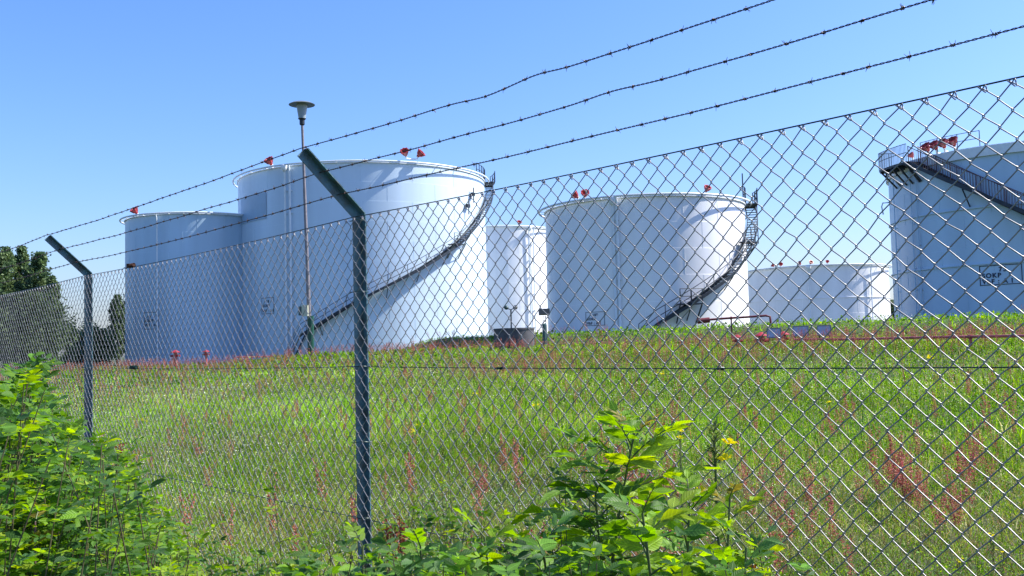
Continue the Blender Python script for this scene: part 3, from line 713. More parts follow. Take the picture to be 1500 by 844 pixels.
# ------------------------------------------------------------------ grass
UP = np.array([0, 0, 1.]); GAIN = np.array([.98, 1.03, .85])
def pick(pal, n, wts=None):
    pal = np.array(pal)*GAIN; i_ = rng.choice(len(pal), n, p=wts); return pal[i_]*(1+rng.normal(0, .16, (n, 1)))
def blades(n, r0, r1, hmin, hmax, wk, wmin, tintf, lean=.5, azr=(-.78, .78), power=0.0, keep=None, zoff=0):
    r = np.exp(rng.uniform(math.log(r0), math.log(r1), n)); a = rng.uniform(azr[0], azr[1], n)
    x, y = r*np.sin(a), r*np.cos(a)
    if keep is not None:
        k = keep(x, y); x, y, r = x[k], y[k], r[k]; n = len(x)
    z = ground_z(x, y); h = rng.uniform(hmin, hmax, n)*(1+.35*wob(x, y, .9, 41)); wd = np.maximum(wmin, r*wk)*rng.uniform(.6, 1.3, n)
    d = rng.uniform(0, 6.283, n); ld = rng.uniform(0, 6.283, n); ln = rng.uniform(.05, 1, n)*lean*h
    s = np.stack([np.cos(d), np.sin(d), d*0], -1)*wd[:, None]*.5; l = np.stack([np.cos(ld), np.sin(ld), ld*0], -1)*ln[:, None]
    P = np.stack([x, y, z-.02+zoff], -1)
    V = np.stack([P-s, P+s, P+l*.35+UP*(h*.6)[:, None]-s*.8, P+l*.35+UP*(h*.6)[:, None]+s*.8, P+l+UP*h[:, None]], 1)
    T = np.array([[0, 1, 3], [0, 3, 2], [2, 3, 4]])[None]+(np.arange(n)*5)[:, None, None]
    t = tintf(x, y, r, n); t = np.repeat(t[:, None], 5, 1)
    return V.reshape(-1, 3), T.reshape(-1, 3), t.reshape(-1, 3)
def merge(L):
    V = []; T = []; c = []; n = 0
    for v, t, k in L: V.append(v); T.append(t+n); c.append(k); n += len(v)
    return np.concatenate(V), np.concatenate(T), np.concatenate(c)
G_bright = (.185, .315, .022); G_mid = (.105, .225, .018); G_deep = (.045, .125, .016); G_olive = (.175, .205, .045); G_dry = (.36, .32, .16); G_brown = (.20, .11, .06)
def field_tint(x, y, r, n):
    m = wob(x, y, .35, 51)*1.5; m2 = wob(x, y, 1.3, 52)*1.3; a = np.arctan2(x, y)
    base = pick([G_bright, G_mid, G_deep, G_olive, G_dry, G_brown], n, [.24, .34, .12, .17, .09, .04])
    lush = sstep((r-15)/8)*sstep((.12-a)/.25)*sstep((75-r)/25)      # fresh taller grass in the left middle of the meadow
    k = rng.random(n) < lush*.75; base[k] = pick([(.24, .40, .03), (.18, .35, .028), (.34, .44, .16)], k.sum(), [.45, .35, .2])
    k = (rng.random(n) < .6) & (m < -.25); base[k] = pick([G_olive, G_dry, G_brown, G_mid], k.sum(), [.4, .2, .15, .25])
    k = (rng.random(n) < .6) & (m > .30); base[k] = pick([G_mid, G_bright, G_deep], k.sum(), [.45, .35, .2])
    near = np.clip((17-r)/9, 0, 1); k = rng.random(n) < near*.55; base[k] = pick([(.20, .20, .06), (.12, .15, .03), (.26, .17, .09), (.07, .10, .02), (.38, .36, .22)], k.sum(), [.32, .28, .12, .18, .10])
    base = base*(1+.35*wob(x, y, 4.5, 57)[:, None]*np.clip((30-r)/20, 0, 1)[:, None])
    dk = sstep((a-.02)/.2)*sstep((r-13)/5)*sstep((30-r)/8)*(wob(x, y, .6, 58) > -.1); k = rng.random(n) < dk*.5; base[k] = pick([(.05, .14, .02), (.08, .20, .025)], k.sum())
    on_bank = (r > 36) & (ground_z(x, y) > .35); base[on_bank] = pick([(.19, .34, .03), (.12, .27, .025), (.06, .16, .02)], on_bank.sum(), [.4, .4, .2])
    return base*(1+.34*m2[:, None])*1.02
def beyond(x, y): return (x-FA[0])*fn[0]+(y-FA[1])*fn[1] < -.04
def near_side(x, y): return ~beyond(x, y)
L = [blades(480000, 3.8, 98, .06, .17, .0008, .0036, field_tint, 2.0, keep=beyond),
     blades(36000, 12, 98, .16, .32, .0010, .004, field_tint, .5, keep=beyond),
     blades(25000, 1.3, 22, .08, .25, .0012, .004, field_tint, .7, azr=(-.9, .8), keep=near_side)]
V, T, c = merge(L); g = np_mesh('meadow_grass', V, T, 'grass', tint=c); tag(g, 'green and olive meadow grass filling the ground on both sides of the fence', 'grass', kind='stuff')
# stems with pale and brown seed heads, clover and small leafy weeds
def flecks(n, r0, r1, zmin, zmax, size, sk, pal, wts, azr=(-.75, .75), keep=None, noise=None, asp=1.0):
    r = np.exp(rng.uniform(math.log(r0), math.log(r1), n)); a = rng.uniform(*azr, n); x, y = r*np.sin(a), r*np.cos(a)
    k = beyond(x, y) if keep is None else keep(x, y)
    if noise is not None: k = k & noise(x, y)
    x, y, r = x[k], y[k], r[k]; n = len(x)
    z = ground_z(x, y)+rng.uniform(zmin, zmax, n); s = np.maximum(size, r*sk)*rng.uniform(.6, 1.4, n)
    A = nrm(rng.normal(size=(n, 3)))*s[:, None]; B = nrm(np.cross(A, rng.normal(size=(n, 3))))*s[:, None]*asp
    P = np.stack([x, y, z], -1); V = np.stack([P-A, P-B*.6, P+A, P+B*.6], 1)
    T = np.array([[0, 1, 2], [0, 2, 3]])[None]+(np.arange(n)*4)[:, None, None]
    t = np.repeat(pick(pal, n, wts)[:, None], 4, 1)
    return V.reshape(-1, 3), T.reshape(-1, 3), t.reshape(-1, 3)
L = [flecks(110000, 4, 60, .08, .22, .0040, .0006, [(.50, .45, .25), (.35, .22, .12), (.62, .62, .48), (.22, .12, .07)], [.4, .25, .2, .15]),
     flecks(45000, 4, 40, .12, .24, .0040, .0006, [(.72, .72, .62), (.6, .62, .3)], [.6, .4], noise=lambda x, y: wob(x, y, .5, 61) > .25)]
V, T, c = merge(L); g = np_mesh('seed_heads', V, T, 'dry', tint=c); tag(g, 'tiny pale and brown seed heads and white flower specks scattered over the meadow grass', 'seed heads', kind='stuff')
L = [flecks(170000, 4, 50, .02, .17, .008, .0008, [G_bright, G_mid, G_deep, (.16, .26, .09)], [.25, .35, .25, .15], asp=.7),
     flecks(110000, 6, 45, .05, .26, .010, .0010, [G_bright, G_mid, G_deep, (.16, .28, .10)], [.15, .35, .38, .12], noise=lambda x, y: wob(x, y, .33, 71)+np.clip(np.arctan2(x, y)*1.3, -.5, .5) > .10, asp=.8),
     flecks(16000, 40, 74, .02, .3, .02, .0016, [G_bright, G_mid, G_deep], [.3, .4, .3])]
V, T, c = merge(L); g = np_mesh('leafy_weeds', V, T, 'grass', tint=c); tag(g, 'low broad leaved weeds mixed into the meadow grass', 'weeds', kind='stuff')
# ------------------------------------------------------------------ sorrel
def sorrel_geo(h, nq, q, seed, width=.03):
    r = np.random.default_rng(seed); V = []; T = []; c = []; n = 0
    for b in range(3):
        tip = np.array([r.normal(0, .05), r.normal(0, .05), h*r.uniform(.75, 1)]); w_ = .0016 if q < .012 else q*.14
        P = np.array([[0, 0, 0], tip*[.3, .3, .5], tip]); d = np.array([math.cos(b*2.1), math.sin(b*2.1), 0])*w_
        v = np.concatenate([P-d, P+d]); V.append(v); T += [[n, n+1, n+4], [n, n+4, n+3], [n+1, n+2, n+5], [n+1, n+5, n+4]]; c.append(np.tile([.20, .10, .05], (6, 1))); n += 6
        for k in range(nq//3):
            s = r.uniform(.42, 1); p = tip*[s*s, s*s, s]+r.normal(size=3)*[width*(1.15-s), width*(1.15-s), .012]
            A = nrm(r.normal(size=3))*q*r.uniform(.6, 1.3); B = nrm(np.cross(A, r.normal(size=3)))*np.linalg.norm(A)*.8
            V.append(np.array([p-A, p-B, p+A, p+B])); T += [[n, n+1, n+2], [n, n+2, n+3]]
            c.append(np.tile(np.array([(.40, .13, .08), (.48, .10, .10), (.32, .15, .07), (.52, .24, .17)][r.integers(4)])*r.uniform(.8, 1.2), (4, 1))); n += 4
    return np.concatenate(V), np.array(T), np.concatenate(c)
near_protos = []
def sorrel_thing(x, y, label, group, variant, sc=1, hot=False):
    z = float(ground_z(x, y))
    if variant < len(near_protos): return dup(near_protos[variant], (x, y, z), rng.uniform(0, 6.28), label, group, sc)
    v, t, c = sorrel_geo(.55+.06*variant, 270, .0085, 100+variant, .036)
    o = np_mesh('sorrel', v, t, 'sorrel', tint=c); o.location = (x, y, z); o.scale = (sc,)*3; tag(o, label, 'sorrel', group); near_protos.append(o); return o
SG = 'red sorrel spikes standing in the meadow'
SL = 'slender reddish-brown sorrel flower spike standing in the green meadow beyond the fence'
spots = []
def hit(x, y, h=0):        # where an image point meets the terrain (plus a height)
    r = ray(x, y); q_ = math.hypot(r[0], r[1]); d = np.arange(2, 110, .05); X = r[0]/q_*d; Y = r[1]/q_*d; Z = EYE+r[2]/q_*d
    k = np.nonzero(Z <= ground_z(X, Y)+h)[0]; k = k[0] if len(k) else len(d)-1
    return X[k], Y[k], d[k]
def at_g(x, y): return hit(x, y)[:2]
for cx_, cy_, n_, s_ in ((1372, 770, 16, 34), (1425, 715, 9, 22), (1308, 730, 8, 14), (1240, 640, 4, 15), (1430, 590, 2, 6), (740, 700, 5, 14), (690, 740, 3, 12), (570, 640, 5, 20), (395, 600, 8, 40), (880, 705, 6, 30), (930, 720, 4, 20), (1100, 610, 5, 40), (985, 640, 4, 25), (1195, 770, 3, 25), (640, 600, 7, 60), (300, 620, 8, 60), (500, 620, 6, 30), (1300, 600, 6, 80), (260, 680, 6, 30), (1000, 760, 5, 60), (1465, 660, 3, 20), (1110, 720, 6, 26)):
    for _ in range(n_):
        x, y = at_g(cx_+rng.normal(0, s_), max(545, cy_+rng.normal(0, s_*.5)+8))
        if beyond(np.array(x), np.array(y)) and math.hypot(x, y) < 30: spots.append((x, y))
for _ in range(80):
    r = math.exp(rng.uniform(math.log(6), math.log(24))); a = rng.uniform(-.55, .6); x, y = r*math.sin(a), r*math.cos(a)
    if beyond(x, y): spots.append((x, y))
for k, (x, y) in enumerate(spots): sorrel_thing(x, y, SL, SG, k % 5 if k >= 5 else k, rng.uniform(.6, 1.05))
for _ in range(34):
    x, y = at_d(753+rng.normal(0, 24), 505, 54.4+rng.normal(0, .5))[:2]; sorrel_thing(x, y, 'tall sorrel spike crowding the foot of the dark concrete pit', 'sorrel around the concrete pit', rng.integers(5), rng.uniform(.8, 1.2))
# the far reaches of sorrel, far too many to count
Ls = []; n_far = 0
protos = [sorrel_geo(.7, 36, .016, 200+k, .05) for k in range(6)]
def far_sorrel(n, r0, r1, a0, a1, thr, q, sd):
    for _ in range(n):
        r = rng.uniform(r0, r1); a = rng.uniform(a0, a1); x, y = r*math.sin(a), r*math.cos(a)
        if float(wob(np.array(x), np.array(y), .3, sd)) < thr: continue
        v, t, c = protos[rng.integers(6)]; s = rng.uniform(.6, 1.15); an = rng.uniform(0, 6.28); ca, sa = math.cos(an), math.sin(an)
        vv = v*[s*q, s*q, s*(.85+.15*q)]; vv = np.stack([vv[:, 0]*ca-vv[:, 1]*sa, vv[:, 0]*sa+vv[:, 1]*ca, vv[:, 2]], -1)+[x, y, float(ground_z(x, y))]
        Ls.append((vv, t, c))
far_sorrel(450, 20, 34, -.6, .6, .15, .7, 81); far_sorrel(1000, 31, 43, -.62, .65, -.15, .9, 82); far_sorrel(1100, 43, 74, -.62, .1, -.3, 1.5, 83); far_sorrel(420, 36, 60, .0, .62, .1, 1.2, 84)
far_sorrel(1000, 29, 41, -.05, .62, -.45, .75, 86); far_sorrel(800, 62, 86, -.62, -.06, -.6, 1.9, 85)
V, T, c = merge(Ls); g = np_mesh('far_sorrel', V, T, 'sorrel', tint=c); tag(g, 'reddish haze of sorrel spikes across the far meadow and at the foot of the bank', 'sorrel', kind='stuff')
# ------------------------------------------------------------------ leaves
_u = np.array([0, .22, .5, .78, 1.]); _w = np.array([0, .80, .98, .50, 0])*.46
def leaf_template(fold=.22, droop=.22, wave=.05):
    mid = np.stack([_u, _u*0, -droop*_u**2], -1); V = list(mid)
    for s in (-1, 1):
        for k in (1, 2, 3): V.append([_u[k]+.02, s*_w[k], -droop*_u[k]**2+fold*_w[k]+wave*(1 if k == 2 else -.4)*s])
    V = np.array(V); T = []
    for s, o in ((-1, 5), (1, 8)):
        t = [[0, 1, o], [1, o+1, o], [1, 2, o+1], [2, o+2, o+1], [2, 3, o+2], [3, 4, o+2]]
        T += t if s > 0 else [q_[::-1] for q_ in t]
    return V, np.array(T)
LV, LT = leaf_template()
class Foliage:
    def __init__(s): s.P = []; s.X = []; s.N = []; s.L = []; s.W = []; s.c = []
    def leaf(s, p, x, n, L, W, c): s.P.append(p); s.X.append(x); s.N.append(n); s.L.append(L); s.W.append(W); s.c.append(c)
    def build(s, name, m, parent, org):
        P, X, N, L, W, c = map(np.array, (s.P, s.X, s.N, s.L, s.W, s.c)); X = nrm(X); Y = nrm(np.cross(N, X)); N = np.cross(X, Y)
        wv = rng.uniform(-1.4, 1.8, len(P))
        V = P[:, None]+LV[None, :, :1]*X[:, None]*L[:, None, None]+LV[None, :, 1:2]*Y[:, None]*W[:, None, None]+LV[None, :, 2:3]*N[:, None]*(L*(.5+.5*wv))[:, None, None]*[.8]
        T = LT[None]+(np.arange(len(P))*len(LV))[:, None, None]
        t = np.repeat(c[:, None], len(LV), 1)
        uv = np.tile(np.stack([LV[:, 0], np.abs(LV[:, 1])/.46, LV[:, 0]*0], -1), (len(P), 1))
        return np_mesh(name, V.reshape(-1, 3)-org, T.reshape(-1, 3), m, parent, t.reshape(-1, 3), smooth=True, uv=uv)
def pinnate(F, mb, base, d, L, pairs, ll, lw, pal, droop=.5, tipcol=None):
    d = nrm(d); side = nrm(np.cross(d, UP)); n = 8; t = np.linspace(0, 1, n); P = base+d*L*t[:, None]-UP*(droop*L*.5*t**2)[:, None]
    if mb is not None: mb.tube(P, np.linspace(.0018, .0008, n)*(1+L*3), 4, cap=False)
    col0 = np.array(pal[rng.integers(len(pal))])
    for k in range(pairs+1):
        s = .25+.75*k/pairs; i_ = min(int(s*(n-1)), n-2); q_ = P[i_]+(P[i_+1]-P[i_])*(s*(n-1)-i_); tg = nrm(P[i_+1]-P[i_])
        up = nrm(np.cross(side, tg)); up = up if up[2] > 0 else -up
        sz = .75+.4*math.sin(math.pi*min(1, s*.85)); 
        for sg in ((-1, 1) if k < pairs else (0,)):
            x = tg*(.55 if sg else 1)+side*sg*.85+UP*rng.normal(0, .14)+rng.normal(0, .08, 3)
            col = col0*rng.uniform(.8, 1.25) if tipcol is None else np.array(tipcol)*rng.uniform(.8, 1.2)
            F.leaf(q_, x, nrm(up+rng.normal(0, .5, 3)), ll*sz*rng.uniform(.85, 1.1), lw*sz*rng.uniform(.85, 1.1), col)
LG = [(.15, .30, .018), (.10, .23, .018), (.21, .36, .018), (.06, .15, .025), (.09, .20, .05)]
LY = [(.22, .36, .018), (.19, .34, .018), (.27, .38, .025), (.11, .24, .02)]
LD = [(.04, .11, .02), (.055, .14, .02), (.08, .18, .018)]
YOUNG = (.27, .24, .04)
def stem_path(a, b, n=9, bow=.1):
    a = np.array(a, float); b = np.array(b, float); m = rng.normal(0, 1, 3)*[1, 1, 0]; L = np.linalg.norm(b-a); t = np.linspace(0, 1, n)[:, None]
    return a+(b-a)*t+m*bow*L*np.sin(np.pi*t)*.5+(b-a)*[1, 1, 0]*(t**2-t)*.6
def shrub(name, label, stems, pal, ll=.045, lw=.026, leafL=.11, pairs=3, gap=.035, group=None, cat='shrub', stemm='woody', r=.0032, tip=None, start=.06, simple=False, droop=.5, pal2=None):
    org = np.array([np.mean([s[0][0] for s in stems]), np.mean([s[0][1] for s in stems]), GL]); root = empty(name, org, label, cat, 0, group)
    F = Foliage(); mb = MB()
    for a, b in stems:
        P = stem_path(a, b); L = np.linalg.norm(np.diff(P, axis=0), axis=1).sum(); mb.tube(P-org, np.linspace(r, r*.35, len(P)), 5, cap=False)
        n = max(3, int(L*(1-start)/gap)); an = rng.uniform(0, 6.28); pp = (LD if rng.random() < .4 else pal2) if (pal2 and rng.random() < .55) else pal
        for k in range(n+1):
            s = start+(1-start)*k/n; i_ = min(int(s*8), 7); p = P[i_]+(P[i_+1]-P[i_])*(s*8-i_); an += 2.4+rng.normal(0, .3)
            d = np.array([math.cos(an), math.sin(an), rng.uniform(-.05, .65)+(.8 if k > n-2 else 0)]); sc = (1.1-.45*s)*rng.uniform(.75, 1.15)
            if simple: F.leaf(p, d, nrm(UP+rng.normal(0, .35, 3)), ll*sc, lw*sc, np.array(pp[rng.integers(len(pp))])*rng.uniform(.8, 1.2))
            else: pinnate(F, None, p, d, leafL*sc, pairs, ll*sc, lw*sc, pp, droop, tip if (tip and k > n-3) else None)
    st = mb.build('stems', stemm, root); F.build('foliage', 'leaf', root, org)
    return root
# ---- thicket on the left, this side of the fence
SX = [-400, -150, 0, 40, 75, 100, 125, 150, 190, 210, 250, 300, 340, 420, 520, 620, 760, 1250]
SY = [520, 535, 560, 532, 560, 625, 655, 640, 668, 735, 750, 790, 812, 830, 800, 800, 830, 900]
def sil(x): return float(np.interp(x, SX, SY))
def on_ray(x, d): a = az(x, 600); return np.array([d*math.sin(a), d*math.cos(a)])
def fence_d(x): t = t_of(x, 600); p = fp(t, 0); return float(math.hypot(p[0], p[1]))
def stems_at(x, d, n, sx, top_extra=(0, 90), sd=.35):
    out = []
    for _ in range(n):
        xx = x+rng.normal(0, sx); dd = min(max(1.5, d+rng.normal(0, sd)), fence_d(xx)-.18); yt = sil(xx)+rng.uniform(*top_extra)
        p = on_ray(xx, dd); zt = at_d(xx, yt, dd)[2]; zt = max(zt, GL+.12)
        out.append(((p[0]+rng.normal(0, .12), p[1]+rng.normal(0, .12), GL-.02), (p[0], p[1], zt)))
    return out
TH = [
 (35, 8.2, 40, 34, 'tallest shrub of the left thicket, against the far fence bay', LG, dict(ll=.055, lw=.034)),
 (-60, 6.5, 40, 50, 'shrub at the far left edge behind the taller leaves', LG, {}),
 (20, 5.6, 44, 40, 'dense green shrub in the left thicket below the tallest one', LG, {}),
 (95, 5.8, 34, 26, 'green shrub just left of the far fence post foot', LD, {}),
 (150, 6.2, 36, 20, 'leafy shrub hiding the foot of the far fence post', LG, dict(ll=.05, lw=.032)),
 (40, 4.2, 46, 50, 'mid height bush in the middle of the left thicket', LG, {}),
 (120, 4.2, 44, 34, 'darker bush in the left thicket with bluish leaves', LD, dict(ll=.05, lw=.03)),
 (190, 4.3, 34, 26, 'bush at the right shoulder of the left thicket', LG, {}),
 (210, 3.4, 34, 36, 'yellowish green bush low at the right end of the thicket', LY, dict(ll=.036, lw=.017)),
 (90, 3.1, 40, 46, 'dark leaved bush low in the left thicket', LD, {}),
 (270, 3.2, 26, 26, 'low spreading bush where the thicket meets the bare mesh', LG, dict(ll=.034, lw=.016)),
 (10, 2.8, 34, 36, 'bush in the bottom left corner', LG, dict(ll=.045, lw=.028)),
 (150, 2.4, 30, 50, 'lowest bush of the thicket at the bottom edge', LY, dict(ll=.032, lw=.016)),
 (260, 2.3, 22, 40, 'low bright bush at the bottom edge right of the thicket', LY, dict(ll=.03, lw=.014)),
]
TG = 'bushes of the thicket on this side of the fence'
for x, d, n, sx, lab, pal, kw in TH:
    shrub('bush', lab, stems_at(x, d, n, sx, (0, 110 if d > 5 else 150)), pal, group=TG, pal2=LY if pal is LG else LG, **kw)
# seedling with reddish young leaves, bottom left
def sapling(name, label, x, d, ytop, nl, leafL, pairs, ll, lw, pal, tip=None, xb=None, gap=None, group=None, r=.006, stemm='stem', ystart=None, spread=1.0, tips=.55):
    p = on_ray(x, d); pb = on_ray(xb or x, d); org = np.array([pb[0], pb[1], GL]); zt = at_d(x, ytop, d)[2]
    root = empty(name, org, label, 'sapling', 0, group); P = stem_path((pb[0], pb[1], GL-.02), (p[0], p[1], zt-.02), bow=.05)
    mb = MB(); mb.tube(P-org, np.linspace(r, r*.45, 9), 7); mb.build('stem', stemm, root); F = Foliage(); mb = MB(); an = rng.uniform(0, 6.28); s0 = max(.3, 1-.55/(zt-GL))
    for k in range(nl):
        s = s0+(1-s0)*(k/(nl-1))**.8; i_ = min(int(s*8), 7); q_ = P[i_]+(P[i_+1]-P[i_])*(s*8-i_); an += 2.4
        u = k/(nl-1); dr = np.array([math.cos(an)*spread, math.sin(an)*spread, .25+1.1*u*u]); sc = 1-.5*u**3
        if tip and k >= nl-2: sc *= tips/.75*1.1
        pinnate(F, mb, q_, dr, leafL*sc*rng.uniform(.85, 1.1), pairs, ll*sc, lw*sc, pal, .75-.4*u, tip if (tip and k >= nl-2) else None)
    V0 = mb; V0.V = [v-org for v in V0.V]; V0.build('leaf_stalks', 'stem', root); F.build('leaves', 'leaf', root, org); return root
SGp = 'broad leaved saplings on this side of the fence'
sapling('sapling', 'yellow-green ash sapling with a reddish stem and reddish top leaves, bottom left', 52, 2.6, 752, 9, .14, 4, .058, .026, LY, YOUNG, 56, r=.005, stemm='rail_red')
sapling('sapling', 'tallest sapling right of centre, fresh green leaves with a reddish feathery tip', 928, 3.0, 625, 23, .29, 5, .11, .042, LY+LG[:1], YOUNG, 935, group=SGp, r=.007, tips=.45)
sapling('sapling', 'sapling in front at the bottom right of centre, with broad ribbed green leaves', 936, 2.35, 740, 17, .21, 4, .10, .046, LY+LG[:3], None, 930, group=SGp, r=.007)
sapling('sapling', 'slim sapling right of the tallest one, ladder of bright leaflets, orange tip', 1064, 2.7, 718, 15, .17, 5, .062, .026, LY, YOUNG, 1058, group=SGp)
sapling('sapling', 'dark leaved sapling left of the tallest one', 868, 2.9, 715, 13, .24, 4, .085, .04, LD, None, 880, group=SGp)
sapling('sapling', 'sapling with dark glossy leaves between the front one and the slim one', 1005, 2.7, 725, 16, .21, 3, .09, .05, LG, None, 1000, group=SGp)
sapling('sapling', 'low yellow-green sapling at the bottom between post and saplings', 705, 2.5, 775, 12, .17, 3, .075, .038, LY, None, 700, group=SGp)
sapling('sapling', 'low glossy sapling at the bottom between the fence post and the centre', 612, 2.5, 790, 12, .16, 3, .07, .038, LG, None, 615, group=SGp)
sapling('sapling', 'round leaved green sapling at the foot of the near fence post', 528, 2.7, 790, 11, .14, 3, .062, .038, LG, None, 525, group=SGp)
sapling('sapling', 'wide low sapling at the bottom, just left of the front one', 790, 2.35, 790, 12, .22, 3, .09, .042, LG, None, 790, group=SGp)
sapling('sapling', 'low sapling leaning into the picture bottom at the right end of the row', 1085, 2.5, 790, 10, .19, 3, .075, .034, LG, None, 1075, group=SGp)
sapling('sapling', 'thin young sapling poking up in front of the mesh left of the near post', 396, 4.3, 688, 6, .12, 3, .045, .02, LY, None, 400, group=SGp, r=.003)
# brambles and vetch
def canes(x0, y0, x1, y1, d, n, sp, sx=20):
    out = []
    for _ in range(n):
        s = rng.random(); x = x0+(x1-x0)*s+rng.normal(0, sx*.4); y = y0+(y1-y0)*s+rng.uniform(0, sp); dd = min(d+rng.normal(0, .15), fence_d(x)-.12)
        p = on_ray(x, dd); b = on_ray(x-rng.uniform(-20, 60), dd); out.append(((b[0], b[1], GL-.02), (p[0], p[1], max(GL+.1, at_d(x, y, dd)[2]))))
    return out
shrub('bramble', 'arching bramble with small leaves climbing the mesh right of the near post', canes(560, 770, 660, 668, 4.2, 22, 70), LG, ll=.036, lw=.022, leafL=.07, pairs=1, gap=.04, cat='bramble', pal2=LY)
shrub('bramble', 'low tangle of thin bright sprays around the near post foot', canes(440, 770, 560, 775, 4.3, 22, 60), LY, ll=.026, lw=.012, leafL=.08, pairs=4, gap=.05, cat='bramble', pal2=LG)
shrub('bramble', 'dark weedy tangle low at the bottom between the post and the saplings', canes(620, 745, 800, 765, 3.3, 36, 80), LD, ll=.04, lw=.022, leafL=.08, pairs=2, gap=.04, cat='bramble', pal2=LY)
shrub('bramble', 'fine leaved tangle at the foot of the tallest sapling', canes(800, 720, 900, 735, 3.3, 22, 90), LG, ll=.036, lw=.018, leafL=.08, pairs=2, gap=.045, cat='bramble', pal2=LY)
shrub('bramble', 'loose sprays between the left thicket and the near post', canes(300, 800, 470, 815, 3.2, 26, 60), LG, ll=.034, lw=.016, leafL=.09, pairs=3, gap=.05, cat='bramble', pal2=LY)
shrub('bramble', 'trailing green sprays right of the saplings', canes(1090, 790, 1230, 835, 2.7, 9, 70), LG, ll=.05, lw=.018, gap=.05, leafL=.09, pairs=2, cat='bramble', pal2=LY)
shrub('bramble', 'bushy green undergrowth along the bottom edge', canes(420, 815, 1120, 815, 2.3, 90, 60), LG, ll=.055, lw=.028, leafL=.11, pairs=2, gap=.045, cat='bramble', pal2=LD)
# reddish dead dock at post foot and reddish leaves in the thicket
F = Foliage(); 
def dock(x, y0, y1, d, label, col=(.24, .07, .03)):
    p = on_ray(x, d); org = np.array([p[0], p[1], GL]); root = empty('dock_plant', org, label, 'dock plant', 0, 'rust brown dock plants'); mb = MB(); zt = at_d(x, y0, d)[2]-GL; zb = at_d(x, y1, d)[2]-GL
    F = Foliage()
    for k in range(3):
        b = np.array([rng.normal(0, .03), rng.normal(0, .03), zt-.02*k]); mb.tube([[0, 0, 0], b*.6, b], [.004, .003, .0015], 5)
        for _ in range(60):
            s = rng.uniform(max(.3, zb/zt), 1); F.leaf(b*s+rng.normal(0, .012, 3), rng.normal(size=3), rng.normal(size=3), .018, .010, np.array(col)*rng.uniform(.7, 1.4))
    mb.build('stems', 'woody', root); F.build('seed_clusters', 'sorrel', root, np.zeros(3))
dock(575, 762, 800, 4.0, 'rust brown seeding dock at the mesh just right of the near post'); dock(82, 620, 660, 6.2, 'dark red dock spike rising from the left thicket', (.16, .02, .02)); dock(168, 650, 690, 6.6, 'rust brown dock spike at the foot of the far post')
dock(1088, 830, 900, 2.7, 'orange brown dock at the bottom right of the saplings', (.34, .15, .04))
# bare thorny cane leaning across the thicket
mb = MB(); a, b = at_d(120, 800, 4.2), at_d(216, 690, 6.4); org = np.array([a[0], a[1], GL])
cane = empty('bare_cane', org, 'dark leafless cane leaning up from the left thicket to the mesh', 'branch')
P = stem_path((a[0], a[1], GL-.02), b, bow=.02); mb.tube(P-org, np.linspace(.008, .005, 9), 6); mb.build('cane', 'woody', cane)
# undergrowth between the plants
def cover(n, keepf, pal, ll, zr):
    F = Foliage(); k = 0
    while k < n:
        x = rng.uniform(-250, 1650); d = rng.uniform(1.35, 9); 
        if d > fence_d(x)-.1: continue
        if rng.random() > keepf(x, d): continue
        p = on_ray(x, d); s = rng.uniform(.6, 1.3)
        F.leaf(np.array([p[0], p[1], GL+rng.uniform(*zr)]), np.array([rng.normal(), rng.normal(), .4]), nrm(UP+rng.normal(0, .5, 3)), ll*s, ll*.5*s, np.array(pal[rng.integers(len(pal))])*rng.uniform(.7, 1.2)); k += 1
    return F
F = cover(9000, lambda x, d: 1 if x < 350 else .35, LD+LG, .06, (.01, .30)); g = F.build('ground_cover', 'leaf', None, np.zeros(3)); tag(g, 'low leafy ground cover under the bushes on this side of the fence', 'ground cover', kind='stuff')
# ------------------------------------------------------------------ evening primrose and yellow flowers
def petals(mb, c, s, tilt):
    for k in range(4):
        a = k*math.pi/2+rng.uniform(-.2, .2); d = np.array([math.cos(a), math.sin(a), .45]); d2 = np.array([math.cos(a+.55), math.sin(a+.55), .55]); d3 = np.array([math.cos(a-.55), math.sin(a-.55), .55])
        M3 = np.array(Matrix.Rotation(tilt[0], 3, 'X') @ Matrix.Rotation(tilt[1], 3, 'Y')); V = np.array([[0, 0, 0], d3*s*.75, d*s, d2*s*.75])@M3.T+c; mb.add(V, [(0, 1, 2, 3)])
d = 3.1; p = on_ray(1048, d); org = np.array([p[0], p[1], GL]); zt = at_d(1044, 640, d)[2]-GL
ep = empty('evening_primrose', org, 'evening primrose with a bristly green head and two yellow flowers', 'wildflower'); mb = MB(); tp = np.array([at_d(1046, 640, d)[0]-org[0], at_d(1046, 640, d)[1]-org[1], zt])
mb.tube([[0, 0, 0], tp*[.5, .5, .5], tp], [.007, .006, .004], 7); mb.build('stem', 'stem', ep)
F = Foliage()
for k in range(46):
    s = .45+.5*k/46; a = k*2.4; F.leaf(tp*s, np.array([math.cos(a), math.sin(a), .5]), nrm(UP+rng.normal(0, .2, 3)), .07*(1.25-s), .014, np.array(LD[k % 3])*1.2)
for k in range(60):
    a = k*2.4; s = rng.uniform(.93, 1.02); F.leaf(tp*s, np.array([math.cos(a), math.sin(a), 1.2*rng.uniform(.3, 1.4)]), UP+rng.normal(0, .3, 3), .042, .006, np.array([.12, .17, .05]))
F.build('leaves_and_buds', 'leaf', ep, np.zeros(3))
for x, y in ((1068, 651), (1063, 674), (1028, 722)):
    q_ = at_d(x, y, d-.03)-org; mb = MB(); petals(mb, q_, .026, (rng.uniform(-.9, -.3), rng.uniform(-.5, .7))); petals(mb, q_+[0, 0, .002], .019, (-.6, .1)); mb.build('flower', 'petal', ep, smooth=False)
    mb = MB(); mb.tube([q_, tp*(.97-.02)*(.9 if y > 700 else 1)], [.0015, .002], 4); mb.build('flower_stalk', 'stem', ep)
FG = 'small yellow meadow flowers'
first = None
